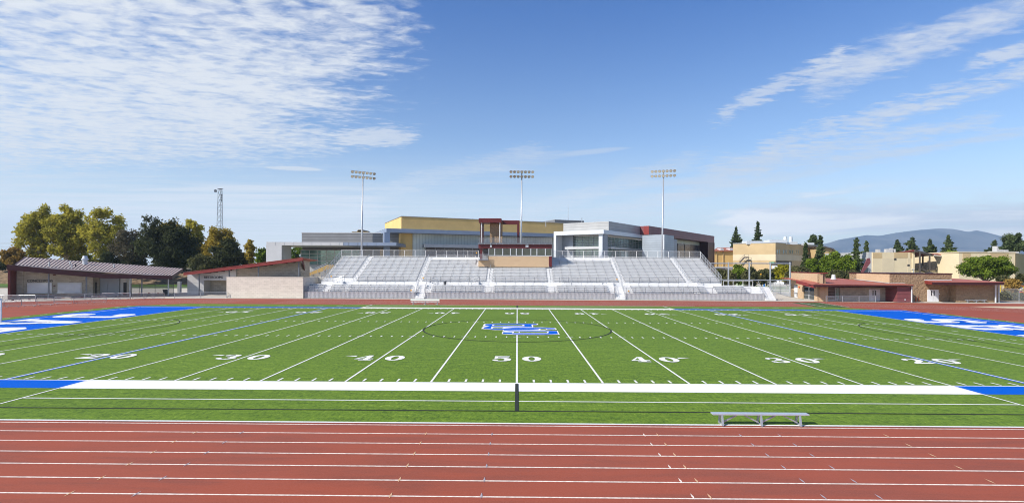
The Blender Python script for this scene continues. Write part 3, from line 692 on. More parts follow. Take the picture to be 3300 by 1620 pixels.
# small grey roof house and aerials
PR = Plane(1788, 170, 23.6); 
rh = MB(); rh.krect(PR, PR.k(1788, 710), PR.k(1882, 710), zt-2, PR.hit(1788, 707.3).z, 12); rh.build('roof_house', m_ribg, hall)
PR2 = Plane(1767, 168, -40)
for x, y0, y1, d in ((1831, 664, 700, 172), (1875, 702, 716, 168), (1759, 712, 720, 165)):
    p = W(x, y1, d); q = W(x, y0, d); MB().tube((p.x, p.y, p.z-1), (p.x, p.y, q.z), .05 if y0 < 690 else .12, .03 if y0 < 690 else .1, 6).build('aerial', m_galv, hall)

# -- long grey wing with the framed canopy on the left
DW = 146.
PW = Plane(1100, DW+8, 0)
wing = thing('grey_wing', 'long low grey building wing with green glass wall and pale framed canopy', 'building', tuple(PW.at(0, 0)))
k0, k1_ = PW.k(972), PW.k(1285); ztop = PW.hit(972, 750.5).z; zm = PW.hit(972, 781).z
MB().krect(PW, k0, k1_, zm, ztop, 25).build('upper_wall', m_ribg, wing); MB().krect(PW, k0-.1, k1_, ztop, ztop+.18, 25.2, .1).build('roof_coping', m_panel, wing)
MB().krect(PW, k0, k1_, 0, zm, 24, -.4).build('lower_wall', m_ribg, wing)
glazing(PW, PW.k(970.8), PW.k(1160), PW.hit(970, 852).z, PW.hit(970, 805.5).z, 7, 4, wing, m_glass, m_panel, .2, .14)
MB().krect(PW, PW.k(970.8), PW.k(1160), 0, PW.hit(970, 853.5).z, .4, .3).build('base_panel', m_panel, wing)
MB().krect(PW, PW.k(1209), PW.k(1236), 0, PW.hit(1209, 803).z, .4, .3).build('tan_panel', m_tand, wing)
PF = Plane(880, 140, 0)
za, zb = PF.hit(858, 779.3).z, PF.hit(858, 789.8).z
kf0, kf1, kf2 = PF.k(858.2), PF.k(1105.5), PF.k(1240)
MB().krect(PF, kf0, kf1, zb, za, 15.).build('canopy_slab', m_panel, wing); MB().krect(PF, kf1+.02, kf2+3, zb, za-.03, 14.8, -.05).build('canopy_slab', m_pblue, wing)  # right part coloured bluer to imitate the light on another facing
MB().krect(PF, PF.k(857.3), PF.k(907.3), 0, zb, 6).build('canopy_leg', m_panel, wing)
mb = MB()
for z in (1.5, 4., 6.5): mb.krect(PF, PF.k(857.3)-.02, PF.k(907.3)+.02, z, z+.05, 6.05, .03)
for i in range(1, 13): k = kf0+(kf2-kf0)*i/13; mb.krect(PF, k-.03, k+.03, zb, za-.03, .05, .03)
mb.build('panel_joints', m_pgrey, wing)
# stepped-gable old building far behind
PM = Plane(1160, 235, 0); zz_ = lambda y: PM.hit(1160, y).z
mis = thing('old_hall', 'small brown stepped gable of an old hall showing above the grey wing roof', 'building', tuple(PM.at(0, 0)))
mb = MB(); 
for xa, xb, y in ((1134, 1185, 746.5), (1150, 1170, 742), (1153, 1167, 739.5)): mb.krect(PM, PM.k(xa), PM.k(xb), 0 if y > 746 else zz_(746.5), zz_(y), 12-(746.5-y)*.2, .0)
mb.build('gable_wall', M('weathered_tan', (.33,.27,.21), .9), mis)
mb = MB(); mb.krect(PM, PM.k(1133), PM.k(1186), zz_(747.4), zz_(746.4), .5, .3); mb.build('cornice', m_tan, mis)

# -- right wing: white frame, glass, grey upper block and maroon gym
PBk = Plane(1945, 130, -34.5); PCk = Plane(1945.3, 130, 55.)
gw = thing('glass_wing', 'glazed grey gym wing with a white roof frame and a maroon end block', 'building', tuple(PBk.at(0, 0, -12)))
zt = PBk.hit(1945, 740).z; zb = PBk.hit(1945, 753).z
kL = PBk.k(1784.5, 746); kR = PCk.k(2091, 758.6)
MB().prism([PBk.at(kL, zb), PBk.at(0, zb), PCk.at(kR, zb), PCk.at(kR, zb)-Vector((PCk.n.x, PCk.n.y, 0))*12, PBk.at(kL, zb)-Vector((PBk.n.x, PBk.n.y, 0))*22], (0, 0, zt-zb)).build('roof_frame', m_pwhite, gw)
kL2 = PBk.k(1791.8, 780)
MB().krect(PBk, kL, kL2, 0, zb, 9, 0.).build('frame_leg', m_pwhite, gw)
MB().krect(PBk, kL2+.02, kL2+3.2, 0, zb, .5, -3.2).build('reveal_wall', m_pgrey, gw)
# corner column
MB().krect(PBk, PBk.k(1929.3, 780, -.6), PBk.k(1941.5, 780, -.6), 0, zb, 1.0, -.6).build('corner_column', m_pwhite, gw)
kcol = PCk.k(1958.4, 780, -.5)
MB().krect(PCk, .9, kcol, 0, zb, 1.3, -.5).build('corner_column', m_pgrey, gw)  # right face of the white column, greyed to paint its shaded side
# recessed glass facing left-front
OB = -4.
ks0, ks1 = PBk.k(1826, 780, OB), PBk.k(1931, 780, OB)
zs_a, zs_b = PBk.hit(1900, 794, -1.5).z, PBk.hit(1900, 802, -1.5).z
w1 = glazing(PBk, ks0, ks1, zs_a, zb-.3, 6, 5, gw, m_glass, m_pgrey, OB, .12)
mb = MB()
for i in range(9): z = zs_a+.3+i*.42; mb.krect(PBk, ks0, ks1, z, z+.05, .25, OB+.6)
mb.build('louvre', m_galv, w1)
glazing(PBk, ks0, ks1, 1.0, zs_b, 5, 2, gw, m_glass, m_pgrey, OB, .12)
MB().krect(PBk, PBk.k(1797, 780, OB), ks0, 0, zb, .4, OB-.1).build('recess_wall', m_ribl, gw)
MB().krect(PBk, PBk.k(1820, 800, -1.5), PBk.k(1930, 800, -1.5), zs_b, zs_a, 3., -1.5).build('floor_band', m_panel, gw)
# glass facing right-front
OC = -2.2
kg0, kg1, kg2 = PCk.k(1958.6, 780, OC), PCk.k(2074.7, 780, OC), PCk.k(2088, 780, OC)
zga, zgb = PCk.hit(1960, 793.5, -.8).z, PCk.hit(1960, 801, -.8).z
w2 = glazing(PCk, kg0, kg1, zga, zb-.35, 12, 5, gw, m_glass, m_panel, OC, .12)
mb = MB()
for i in range(9): z = zga+.3+i*.42; mb.krect(PCk, kg0, kg1, z, z+.05, .2, OC+.5)
mb.build('louvre', m_galv, w2)
glazing(PCk, kg0, kg1, 1., zgb, 9, 2, gw, m_glass, m_pgrey, OC, .12)
MB().krect(PCk, kg0-1, kR+1, zgb, zga, 2.5, -.8).build('floor_band', m_panel, gw)
MB().krect(PCk, kg1, kg2+3, 0, zb, .5, OC-.2).build('recess_shade_panel', m_dark, gw)  # near-black sheet whose colour stands for the recess shade
# link with tan recess, then blue ribbed box
PD = Plane(2093, PCk.hit(2091, 758)[1]-CY, -34.5)
lz = PD.hit(2129, 765).z
MB().krect(PD, PD.k(2093), PD.k(2146), PD.hit(2093, 766.6).z, PD.hit(2093, 758.8).z, 5).build('link_roof', m_pwhite, gw)
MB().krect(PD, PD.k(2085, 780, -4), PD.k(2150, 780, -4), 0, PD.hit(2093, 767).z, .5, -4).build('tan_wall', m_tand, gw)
MB().krect(PD, PD.k(2085, 780, -.5), PD.k(2140, 780, -.5), PD.hit(2100, 807, -.5).z, PD.hit(2100, 799.7, -.5).z, 3.4, -.5).build('floor_band', m_panel, gw)
PE = Plane(2140.5, 139, 55.); zeT = PE.hit(2140.5, 755.6).z
ke = PE.k(2171.6)
MB().krect(PE, 0, ke, 0, zeT, 6).build('blue_ribbed_box', m_ribb, gw)
PE2 = Plane(2140.3, 139, -34.5); MB().krect(PE2, PE2.k(2134.5), -.01, PE.hit(2140, 803).z, zeT, .5).build('box_return', m_pwhite, gw)
MB().krect(PE, ke+.02, PE.k(2182, 800, -.5), 0, PE.hit(2175, 770.5, -.5).z, 4, -.5).build('side_block', m_pgrey, gw)
# upper grey block
PG1 = Plane(1961, 134, -35); zgt = PG1.hit(1961, 712.7).z; PG2 = Plane(1961.2, 134, 54.5)
ku = PG1.k(1815); kv = PG2.k(2076)
MB().prism([PG1.at(ku, zt), PG1.at(0, zt), PG2.at(kv, zt), PG2.at(kv, zt)-Vector((PG2.n.x, PG2.n.y, 0))*11, PG1.at(ku, zt)-Vector((PG1.n.x, PG1.n.y, 0))*17], (0, 0, zgt-zt)).build('upper_block', m_ribl, gw)
# maroon gym
PM1 = Plane(2091, 148.5, 53.5); zmT = PM1.hit(2091, 727.3).z; zmB = PM1.hit(2091, 755.8).z
km = PM1.k(2302, 762)
PM0 = Plane(2090.8, 148.5, -34.5); k_0 = PM0.k(2073.6)
MB().krect(PM0, k_0, 0, zmB, zmT, 1.0, 0).build('maroon_return', m_red, gw)
MB().krect(PM1, .02, km, zmB, zmT, 14, 0).build('maroon_fascia', m_ribm, gw)
MB().krect(PM1, PM1.k(2281.5, 800), km-.02, 0, zmB, 13.9, -.02).build('maroon_end_wall', m_mard, gw)
MB().krect(PM1, km-.45, km+.02, 0, zmB, .5, .12).build('maroon_end_trim', m_ribm, gw)
MB().krect(PM1, PM1.k(2165, 780, -3), PM1.k(2283, 780, -3), 0, zmB+.1, .4, -3).build('translucent_wall', m_trans, gw)
kd0, kd1 = PM1.k(2182, 790, -2.9), PM1.k(2264.8, 790, -2.9); zd = PM1.hit(2182, 783.8, -2.9).z
o = MB().krect(PM1, kd0, kd1, 2, zd, .3, -2.8).build('dark_storefront', m_mauve, gw)
mb = MB()
for i in range(5): k = kd0+(kd1-kd0)*i/4; mb.krect(PM1, k-.06, k+.06, 2, zd, .1, -2.7)
mb.build('mullion', m_dark, o)

# ------------------------------------------------------------------ concession building (left)
def rid(name, mat, parent, A, B, C_, D_, n, w=.09, h=.10):   # raised seams on a sloping roof A-B (front) D-C (back)
    mb = MB()
    for i in range(n+1):
        f = i/n; a = A.lerp(B, f); b = D_.lerp(C_, f); up3 = Vector((0,0,h/2+.012)); mb.bar(a+up3, b+up3, w, h)
    return mb.build(name, mat, parent)
wa, wb_ = G(63, 960.6), G(300, 956.4)
angc = math.degrees(math.atan2(wb_.y-wa.y, wb_.x-wa.x))
PK = Plane(63, D(63, 960.6), angc)
con = thing('concession_stand', 'low block concession stand with two roller shutters under a maroon metal roof striped with seam shade', 'building', tuple(PK.at(6, 0, -3)))
ktop = lambda px, py, off=0.: PK.hit(px, py, off)
OFW = 3.4                              # the roof edge overhangs the wall by this much
fl_, fr_ = PK.hit(*c1(68, 797), OFW), PK.hit(*c1(1755, 911), OFW)
fm = PK.hit(*c1(1060, 893), OFW)
kfl, kfm, kfr = PK.k(*c1(68, 797), OFW), PK.k(*c1(1060, 893), OFW), PK.k(*c1(1755, 911), OFW)
dz = .95
MB().prism([PK.at(kfl, fl_.z-dz, OFW), PK.at(kfm, fm.z-dz*.85, OFW), PK.at(kfr, fr_.z-dz*.7, OFW), PK.at(kfr, fr_.z, OFW), PK.at(kfm, fm.z, OFW), PK.at(kfl, fl_.z, OFW)], (-PK.n.x*.3, -PK.n.y*.3, 0)).build('fascia', m_mard, con)  # front lies in shade, and the darker maroon paints that in
RDp = 15.
def back_pt(k, z): return PK.at(k, z, OFW-RDp)
# rear roof line surveyed at that depth
bl, brr = PK.hit(*c1(262, 722), OFW-RDp), PK.hit(*c1(1868, 838), OFW-RDp)
rm = M('pale_pink_metal_roof', (.74,.63,.53), .5, .0, .05, .6)
A_, B_, C2, D2 = PK.hit(*c1(155, 802), OFW-.3), PK.at(kfr, fr_.z, OFW-.3), brr, bl
rf = MB(); rf.prism([A_+Vector((0,0,.02)), B_+Vector((0,0,.02)), C2, D2], (0,0,-.25)); rfo = rf.build('roof', rm, con)
rid('seam_shade_bars', m_mard, rfo, A_, B_, C2, D2, 47, .24, .05)  # seams made broad and dark to paint in the shadows beside them
MB().prism([B_+Vector((PK.n.x*.3, PK.n.y*.3, 0.0)), C2, C2-Vector((0,0,.6)), B_+Vector((PK.n.x*.3, PK.n.y*.3, -dz*.7))], (-.12, -.08, 0)).build('side_fascia', m_mard, con)
kw0, kw1 = 0., PK.k(299, 900); 
zl = lambda k: fl_.z-dz+(fr_.z-fl_.z)*(k-kfl)/(kfr-kfl)
MB().prism([PK.at(kw0, 0), PK.at(kw1, 0), PK.at(kw1, zl(kw1)+.45), PK.at(kw0, zl(kw0)+.35)], (-PK.n.x*9, -PK.n.y*9, 0)).build('block_wall', m_block, con)
kx = PK.k(*c1(1015, 950), -2)
MB().krect(PK, kw1+.02, kx, 0, zl(kw1)+.3, 6, -2).build('block_wall', m_block, con)
k3 = PK.k(*c1(1218, 950), -2.5); k4 = PK.k(*c1(1292, 950), -3.0)
MB().krect(PK, kx+.02, k3, 0, zl(k3)+.5, 6, -2.3).build('grey_panel_wall', m_pgrey, con); MB().krect(PK, k3+.02, k4, 0, zl(k4)+.5, 6, -2.8).build('pale_panel_wall', m_panel, con)
def px_rect(name, mat, parent, pl, conv, x0, y0, x1, y1, t, off):
    a, b = pl.hit(*conv(x0, y0), off), pl.hit(*conv(x0, y1), off)
    return MB().krect(pl, pl.k(*conv(x0, y0), off), pl.k(*conv(x1, y0), off), b.z, a.z, t, off).build(name, mat, parent)
for (x0, y0, x1, y1) in ((612, 640, 1175, 872), (1302, 638, 1848, 868)):
    f_ = px_rect('shutter_frame', m_panel, con, PK, cq, x0, y0, x1, y1, .3, .12); px_rect('roller_shutter', m_shut, f_, PK, cq, x0+24, y0+34, x1-22, y1-6, .1, .16)
    px_rect('counter_shelf', m_galv, con, PK, cq, x0-20, y1, x1+10, y1+14, .7, .5)
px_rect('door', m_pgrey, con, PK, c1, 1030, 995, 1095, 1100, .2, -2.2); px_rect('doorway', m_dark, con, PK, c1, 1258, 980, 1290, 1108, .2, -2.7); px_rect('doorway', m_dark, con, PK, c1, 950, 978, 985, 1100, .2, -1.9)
for x in (496, 880):
    p = PK.hit(*c1(x, 1140), 2.9); MB().tube((p.x, p.y, 0), (p.x, p.y, zl(PK.k(*c1(x, 1140), 2.9))+.5), .13, .13, 12).build('round_column', m_post, con)
for x in (1325, 1446, 1716):
    p = PK.hit(*c1(x, 1090), 1.5); MB().tube((p.x, p.y, 0), (p.x, p.y, zl(PK.k(*c1(x, 1090), 1.5))+.6), .12, .12, 12).build('round_column', m_galv if x != 1446 else m_post, con)
a = PK.k(*c1(78, 1150), 3.1); b = PK.k(*c1(103, 1150), 3.1)
MB().krect(PK, a, b, 0, fl_.z-dz+.1, 3.6, 3.1).build('end_pier', m_mar, con)
MB().krect(PK, b+.02, b+.9, 0, fl_.z-dz, .3, .2).build('pier_side', m_block, con)
text('CONCESSIONS', .62, m_text, con, PK, PK.k(*cq(612, 620), .06), PK.hit(*cq(612, 622), .06).z, .06, sx=.88)
for x, y, w_ in ((1233, 708, .12), (1232, 456, .22)): p = PK.hit(*cq(x, y), .1); MB().box(p.x-w_, p.x+w_, p.y-.08, p.y+.05, p.z-.09, p.z+.09).build('alarm_bell', m_mar, con)
# roof vents
def on_roof(px, py):                   # where the line of sight meets the roof plane
    n = (B_-A_).cross(D2-A_); r_ = Vector(ray(px, py)); o_ = Vector((CX, CY, CZ)); t_ = (A_-o_).dot(n)/r_.dot(n); return o_+r_*t_
for x, y0, y1, rr in ((501, 820, 768, .13), (730, 834, 788, .12), (714, 797, 764, .14), (771, 822, 794, .10), (1162, 832, 792, .13)):
    p = on_roof(*c1(x, y0)); h = (y0-y1)/3.1633*(p.y-CY)/F; MB().tube(p, p+Vector((0,0,h)), rr, rr, 10).build('vent_pipe', m_panel if x != 771 else m_dark, rfo)
p = on_roof(*c1(866, 797)); mb = MB(); mb.tube(p, p+Vector((0,0,.9)), .42, .42, 14); mb.tube(p+Vector((0,0,.9)), p+Vector((0,0,1.15)), .62, .62, 14); mb.tube(p+Vector((0,0,1.15)), p+Vector((0,0,1.7)), .48, .35, 14); mb.build('roof_fan', m_pwhite, rfo)

# ------------------------------------------------------------------ restroom building
PT = Plane(604, D(604, 949.4), 2.)
rs = thing('restroom_building', 'restroom block with pale grey panels under a bright red roof that rises to the right', 'building', tuple(PT.at(8, 0, -3)))
OR_ = 2.6
fz = lambda x, y: PT.hit(x, y, OR_)
f0, f1 = c2(130, 878), c2(1345, 724); g0, g1 = c2(130, 908), c2(1345, 758)
a, b, c, d = fz(*g0), fz(*g1), fz(*f1), fz(*f0)
MB().prism([a, b, c, d], (-PT.n.x*.3, -PT.n.y*.3, 0)).build('fascia', m_red, rs)
nb_ = Vector((-PT.n.x*9, -PT.n.y*9, 0))
MB().prism([d-Vector((0,0,.30)), c-Vector((0,0,.30)), c+nb_+Vector((0,0,-.6)), d+nb_+Vector((0,0,-.6))], (0,0,.2)).build('roof', m_redroof, rs)
e = PT.hit(*c2(1367, 857), -2.5)
MB().prism([c, b, PT.hit(*c2(1368, 858), -2.0), PT.hit(*c2(1366, 805), -2.0)], (-.15, 0, 0)).build('side_fascia', m_mar, rs)
zc_ = lambda k: a.z+(b.z-a.z)*(k-PT.k(*g0, OR_))/(PT.k(*g1, OR_)-PT.k(*g0, OR_))
k0 = 0.; kA = PT.k(*c2(338, 950)); kB = PT.k(*c2(665, 950)); kC = PT.k(*c2(1330, 950), -.3)
def slopewall(name, mat, ka, kb, t_, off, zlow=0., drop=.12): return MB().prism([PT.at(ka, zlow, off), PT.at(kb, zlow, off), PT.at(kb, zc_(kb)-drop+.35, off), PT.at(ka, zc_(ka)-drop+.35, off)], (-PT.n.x*t_, -PT.n.y*t_, 0)).build(name, mat, rs)
slopewall('panel_wall', m_panel, k0, kA, 5, 0.)
zd = PT.hit(*c2(338, 957)).z; slopewall('panel_wall', m_panel, kA+.02, kB, 5, 0., zd)
slopewall('block_wall', m_block, kB+.02, kC, 5, -.3)
MB().krect(PT, kA, kB+3, 0, zd, .3, -2.5).build('recess_wall', m_block, rs)
mb = MB(); 
for y in (982, 1030): z = PT.hit(*c2(200, y)).z; mb.krect(PT, 0, kA, z, z+.04, .02, .02)
mb.krect(PT, kA+.02, kB, PT.hit(*c2(400, 918)).z, PT.hit(*c2(400, 918)).z+.04, .02, .02); mb.krect(PT, PT.k(*c2(500, 930)), PT.k(*c2(500, 930))+.04, zd, zc_(PT.k(*c2(500, 930)))+.1, .02, .02)
mb.build('panel_joints', m_pgrey, rs)
text('RESTROOMS', .72, m_text, rs, PT, PT.k(*c2(340, 938), .05), PT.hit(*c2(340, 939), .05).z, .05, sx=.95)
for x in (291, 597, 895, 1305):
    p = PT.hit(*c2(x, 1108), 1.8); MB().tube((p.x, p.y, 0), (p.x, p.y, zc_(PT.k(*c2(x, 900), 1.8))+.3), .13, .13, 12).build('round_column', m_post, rs)
mb = MB()
for x in (430, 500, 570, 640, 850, 920, 1000, 1060, 1210, 1290): 
    k = PT.k(*c2(x-60, 900), .6); mb.krect(PT, k, k+.7, zc_(k)-.02, zc_(k)+.22, 2.0, 2.2)
mb.build('soffit_beams', m_mar, rs)
# pale block retaining wall with the ramp wall rising behind
PQ = Plane(730, D(850, 959.6), 0)
bw = thing('block_retaining_wall', 'long pale concrete block wall beside the left end of the grandstand', 'wall', tuple(PQ.at(6, 0)))
zt_ = PQ.hit(850, 893.4).z
MB().krect(PQ, PQ.k(730.2), PQ.k(976.8), 0, zt_, .4, 0).build('block_face', m_blockl, bw)
MB().krect(PQ, PQ.k(729.6), PQ.k(977.4), zt_, zt_+.12, .5, .04).build('wall_cap', m_conc, bw)
x1 = PQ.at(PQ.k(976.8), 0)
MB().box(x1.x-.35, x1.x, x1.y+.41, x1.y+7.5, 0, zt_).build('return_wall', m_blockl, bw)
MB().box(x1.x-13.5, x1.x-.4, x1.y+.45, x1.y+6.8, 0, zt_-.15).build('terrace_fill', m_conc, bw)
q0 = W(1008, 900, 108.5)
MB().box(x1.x, x1.x+2.2, x1.y+7.5, x1.y+7.9, 0, zt_).build('return_wall', m_blockl, bw)
PS_ = Plane(1010, 121, 14)
rw = thing('ochre_stair', 'ochre stair wall with slanted handrails climbing behind the red-roofed restroom block', 'stairs', tuple(PS_.at(0, 0)))
part('stair_wall', m_gold, rw, PS_, [(974, 892), (974, 887), (1055, 853), (1075, 853), (1075, 892)], 4)
part('stair_flank', m_conc, rw, PS_, [(985, 892), (1060, 866), (1075, 866), (1075, 897), (985, 897)], .4, .6)
mb = MB()
for (xa, ya), (xb, yb) in (((972, 884), (1056, 847)), ((972, 889), (1056, 852))): mb.tube(PS_.hit(xa, ya, .7), PS_.hit(xb, yb, .7), .05)
for x in (986, 1005, 1024, 1042): y = 884-(x-972)*.44; mb.tube(PS_.hit(x, y, .7), PS_.hit(x, y+18, .7), .04)
mb.build('handrail', m_galv, rw)
# ------------------------------------------------------------------ trees
def leaf_cloud(blobs, n, size, jitter=.95, up=.3, fill=.35):
    """small leaf-spray quads scattered over and in a set of uneven clumps; blobs: (x, y, z, rx, ry, rz)"""
    B = np.array(blobs, float); wts = (B[:, 3]*B[:, 5]); wts /= wts.sum()
    idx = rng.choice(len(B), n, p=wts); b = B[idx]
    d = rng.normal(size=(n, 3)); d /= np.linalg.norm(d, axis=1)[:, None]
    rr = np.where(rng.random(n) < fill, rng.random(n)**.5, 1+rng.normal(0, .24, n))[:, None]
    c = b[:, :3]+d*rr*b[:, 3:6]+rng.normal(0, jitter*size, (n, 3))
    nr = d+rng.normal(0, .75, (n, 3)); nr[:, 2] += up; nr /= np.linalg.norm(nr, axis=1)[:, None]
    a = np.cross(nr, rng.normal(size=(n, 3))); a /= np.linalg.norm(a, axis=1)[:, None]; bb = np.cross(nr, a)
    s = (size*(.55+.9*rng.random(n)))[:, None]; e = s*(.45+.35*rng.random(n))[:, None]
    v = np.stack([c-a*s-bb*e*.4, c+a*s*.1-bb*e, c+a*s+bb*e*.3, c-a*s*.2+bb*e], 1).reshape(-1, 3)
    f = np.arange(4*n).reshape(-1, 4)
    return v, f
def mesh_np(name, v, f, mat, parent, off=None):
    me = bpy.data.meshes.new(name); o = bpy.data.objects.new(name, me)
    if parent: v = v-np.array(OFF[parent.name])
    me.vertices.add(len(v)); me.vertices.foreach_set('co', v.astype(np.float32).ravel())
    me.loops.add(f.size); me.loops.foreach_set('vertex_index', f.astype(np.int32).ravel())
    me.polygons.add(len(f)); me.polygons.foreach_set('loop_start', np.arange(0, f.size, f.shape[1], dtype=np.int32)); me.polygons.foreach_set('loop_total', np.full(len(f), f.shape[1], dtype=np.int32))
    me.update(calc_edges=True); me.materials.append(mat); COL.objects.link(o); o.parent = parent
    OFF[o.name] = OFF[parent.name] if parent else Vector(); return o
def limb(mb, a, b, r0, r1, bend=.12, n=4):
    a, b = Vector(a), Vector(b); L = (b-a).length; k = Vector((random.uniform(-1,1), random.uniform(-1,1), random.uniform(-.3,.6)))*L*bend
    pts = [a.lerp(b, i/n)+k*math.sin(PI*i/n) for i in range(n+1)]
    for i in range(n): mb.tube(pts[i], pts[i+1], r0+(r1-r0)*i/n, r0+(r1-r0)*(i+1)/n, 7)
L_syc = M_leaf('sycamore_leaves', (.23,.225,.03,1), (.47,.42,.06,1), (.66,.55,.11,1)); L_gold = M_leaf('golden_leaves', (.24,.19,.03,1), (.42,.31,.05,1), (.55,.43,.10,1))
L_oak = M_leaf('evergreen_oak_leaves', (.028,.036,.016,1), (.058,.070,.028,1), (.14,.145,.075,1)); L_gry = M_leaf('grey_brown_leaves', (.075,.068,.04,1), (.13,.115,.07,1), (.20,.17,.11,1))
L_rust = M_leaf('rust_leaves', (.23,.14,.035,1), (.34,.22,.055,1), (.42,.29,.09,1)); L_grn = M_leaf('green_leaves', (.07,.12,.012,1), (.17,.25,.028,1), (.31,.36,.06,1))
L_pine = M_leaf('pine_needles', (.04,.065,.028,1), (.09,.125,.045,1), (.17,.20,.085,1)); L_olv = M_leaf('olive_leaves', (.07,.08,.035,1), (.13,.13,.055,1), (.20,.19,.08,1))
L_yel = M_leaf('yellow_green_leaves', (.22,.22,.02,1), (.42,.38,.03,1), (.30,.27,.03,1)); L_palm = M_leaf('palm_leaves', (.05,.07,.03,1), (.09,.12,.05,1), (.15,.17,.08,1))
def broad(kind, label, mat, bark, px, ytop, ybase, wpx, d, zb, n=6000, leaf=.42, nb_=26, cb=.22, cat='tree', group=None, tilt=0., fill=.35, trunk_r=None, lobes=None, br=(.13,.25)):
    """crown from ytop to ybase and wpx wide in the survey photograph, at distance d on ground zb"""
    c = W(px, 857, d); zt = zat(px, ytop, d); zc0 = zat(px, ybase, d); R = wpx/2*d/F; H = zt-zc0; zc = (zt+zc0)/2
    t = thing(kind, label, cat, (c.x, c.y, zb), group)
    blobs = []; nb_ = int(nb_*2.6); n = int(n*1.9); leaf *= .74; br = (br[0]*.85, br[1]*.82)
    for i in range(nb_):
        for _ in range(30):
            q = rng.normal(size=3); q /= (np.abs(q)**2.7).sum()**(1/2.7); q *= rng.random()**(1/2.6)
            if q[2] > -.98: break
        wz = 1.-.22*max(0, q[2])-.12*max(0, -q[2]); rb = random.uniform(*br)
        blobs.append((c.x+q[0]*R*(1-rb*.8)*wz+tilt*q[2], c.y+q[1]*R*.8, zc+q[2]*H/2*(1-rb*.8), R*rb*1.25, R*rb*1.1, min(R, H/2)*rb*1.05))
    if lobes:
        for (lx, ly, lr) in lobes: p = W(lx, ly, d); blobs.append((p.x, p.y+random.uniform(-1,1), p.z, lr*d/F, lr*d/F, lr*d/F))
    v, f = leaf_cloud(blobs, n, leaf, fill=fill); mesh_np('crown', v, f, mat, t)
    mb = MB(); r0 = trunk_r or max(.16, H*.028); fork = Vector((c.x, c.y, max(zb+.3*(zc-zb), zc0-.15*H)))
    limb(mb, (c.x, c.y, zb-.3), fork, r0, r0*.75, .05, 3)
    for b in blobs[::2][:13]: limb(mb, fork, (b[0], b[1], b[2]-b[5]*.2), r0*.55, r0*.12, .10, 4)
    mb.build('trunk', bark, t); return t
def conifer(label, px, ytop, ybase, wpx, d, zb, n=3500, leaf=.32, mat=None, group=None, irr=.2, full=1.):
    c = W(px, 857, d); zt = zat(px, ytop, d); z0 = zat(px, ybase, d); R = wpx/2*d/F; H = zt-z0
    t = thing('pine_tree', label, 'tree', (c.x, c.y, zb), group); blobs = []; mb = MB()
    limb(mb, (c.x, c.y, zb-.3), (c.x, c.y, zt-.2), max(.18, H*.02), .04, .01, 5)
    nl = max(6, int(H/1.0))
    for i in range(nl):
        f_ = i/(nl-1); z = z0+H*(f_*.96+.01); rr = R*((1-f_)**.75*.92+.10)*(1+random.uniform(-irr, irr))*(.72+.28*min(1, f_*5))
        m_ = max(3, int(4+3*(1-f_)))
        for j in range(m_):
            a = random.uniform(0, 2*PI); k = rr*random.uniform(.55, .95); s_ = max(.25, rr*random.uniform(.18, .32))*full
            q = (c.x+k*math.cos(a), c.y+k*math.sin(a), z+random.uniform(-.1,.25)*k*.4)
            blobs.append(q+(s_, s_, s_*.42)); limb(mb, (c.x, c.y, z-.25*k), q, .05+.02*rr, .02, .05, 2)
        blobs.append((c.x, c.y, z, rr*.35+.12, rr*.35+.12, H/nl*.7))
    v, f = leaf_cloud(blobs, int(n*1.25), leaf*.85, jitter=.45, up=.5, fill=.5); mesh_np('crown', v, f, mat or L_pine, t); mb.build('trunk', m_bark, t); return t
ZB = 4.4
# left row beyond the concession stand
broad('sycamore_tree', 'tall broad yellow-green sycamore, leftmost of the big trees behind the concession roof', L_syc, m_barkp, 122, 670, 846, 126, 182, ZB, 9000, .50, 34, group='trees on the bank', lobes=[(150,676,12),(100,704,12),(80,755,12)])
broad('sycamore_tree', 'tall yellow-green sycamore merged with its left neighbour, over the roof fan', L_syc, m_barkp, 215, 664, 842, 122, 180, ZB, 8800, .50, 30, group='trees on the bank', lobes=[(208,672,10),(255,690,12)])
broad('sycamore_tree', 'sparse yellow-green sycamore with a pale leaning trunk showing through its crown', L_syc, m_barkp, 332, 664, 838, 122, 176, ZB, 5200, .46, 28, group='trees on the bank', fill=.3, trunk_r=.42)
broad('grey_tree', 'greyish brown feathery tree between the sparse sycamore and the dark oak', L_gry, m_bark, 412, 738, 850, 118, 165, ZB, 4200, .34, 26, group='trees on the bank')
broad('oak_tree', 'huge dark evergreen oak, darkest and widest tree on the left bank', L_oak, m_bark, 540, 716, 880, 186, 160, ZB-1, 13000, .42, 44, group='trees on the bank', fill=.5, lobes=[(478,705,10),(500,712,12),(460,728,10),(560,722,14)])
broad('sycamore_tree', 'bright yellow tree showing its top behind the huge dark oak', L_gold, m_barkp, 548, 708, 800, 74, 190, ZB, 2500, .48, 14, group='trees on the bank')
broad('sycamore_tree', 'yellow-topped tree just right of the huge dark oak', L_syc, m_barkp, 622, 712, 830, 64, 186, ZB, 3200, .46, 18, group='trees on the bank', lobes=[(608,718,10)])
broad('sycamore_tree', 'golden sycamore standing in front of the lattice mast', L_gold, m_barkp, 706, 727, 850, 100, 178, ZB, 5200, .44, 26, group='trees on the bank', fill=.25)
broad('oak_tree', 'round dark evergreen oak behind the low end of the red restroom roof', L_oak, m_bark, 738, 770, 880, 112, 150, ZB-1, 7500, .38, 30, group='trees on the bank', fill=.5)
broad('oak_tree', 'low dull green tree filling the gap between the two dark oaks', L_olv, m_bark, 655, 816, 885, 84, 148, ZB-1, 3000, .34, 16, group='trees on the bank')
broad('sycamore_tree', 'thin golden brown tree right of the round dark oak', L_gold, m_barkp, 800, 770, 860, 40, 172, ZB, 1800, .40, 12, group='trees on the bank')
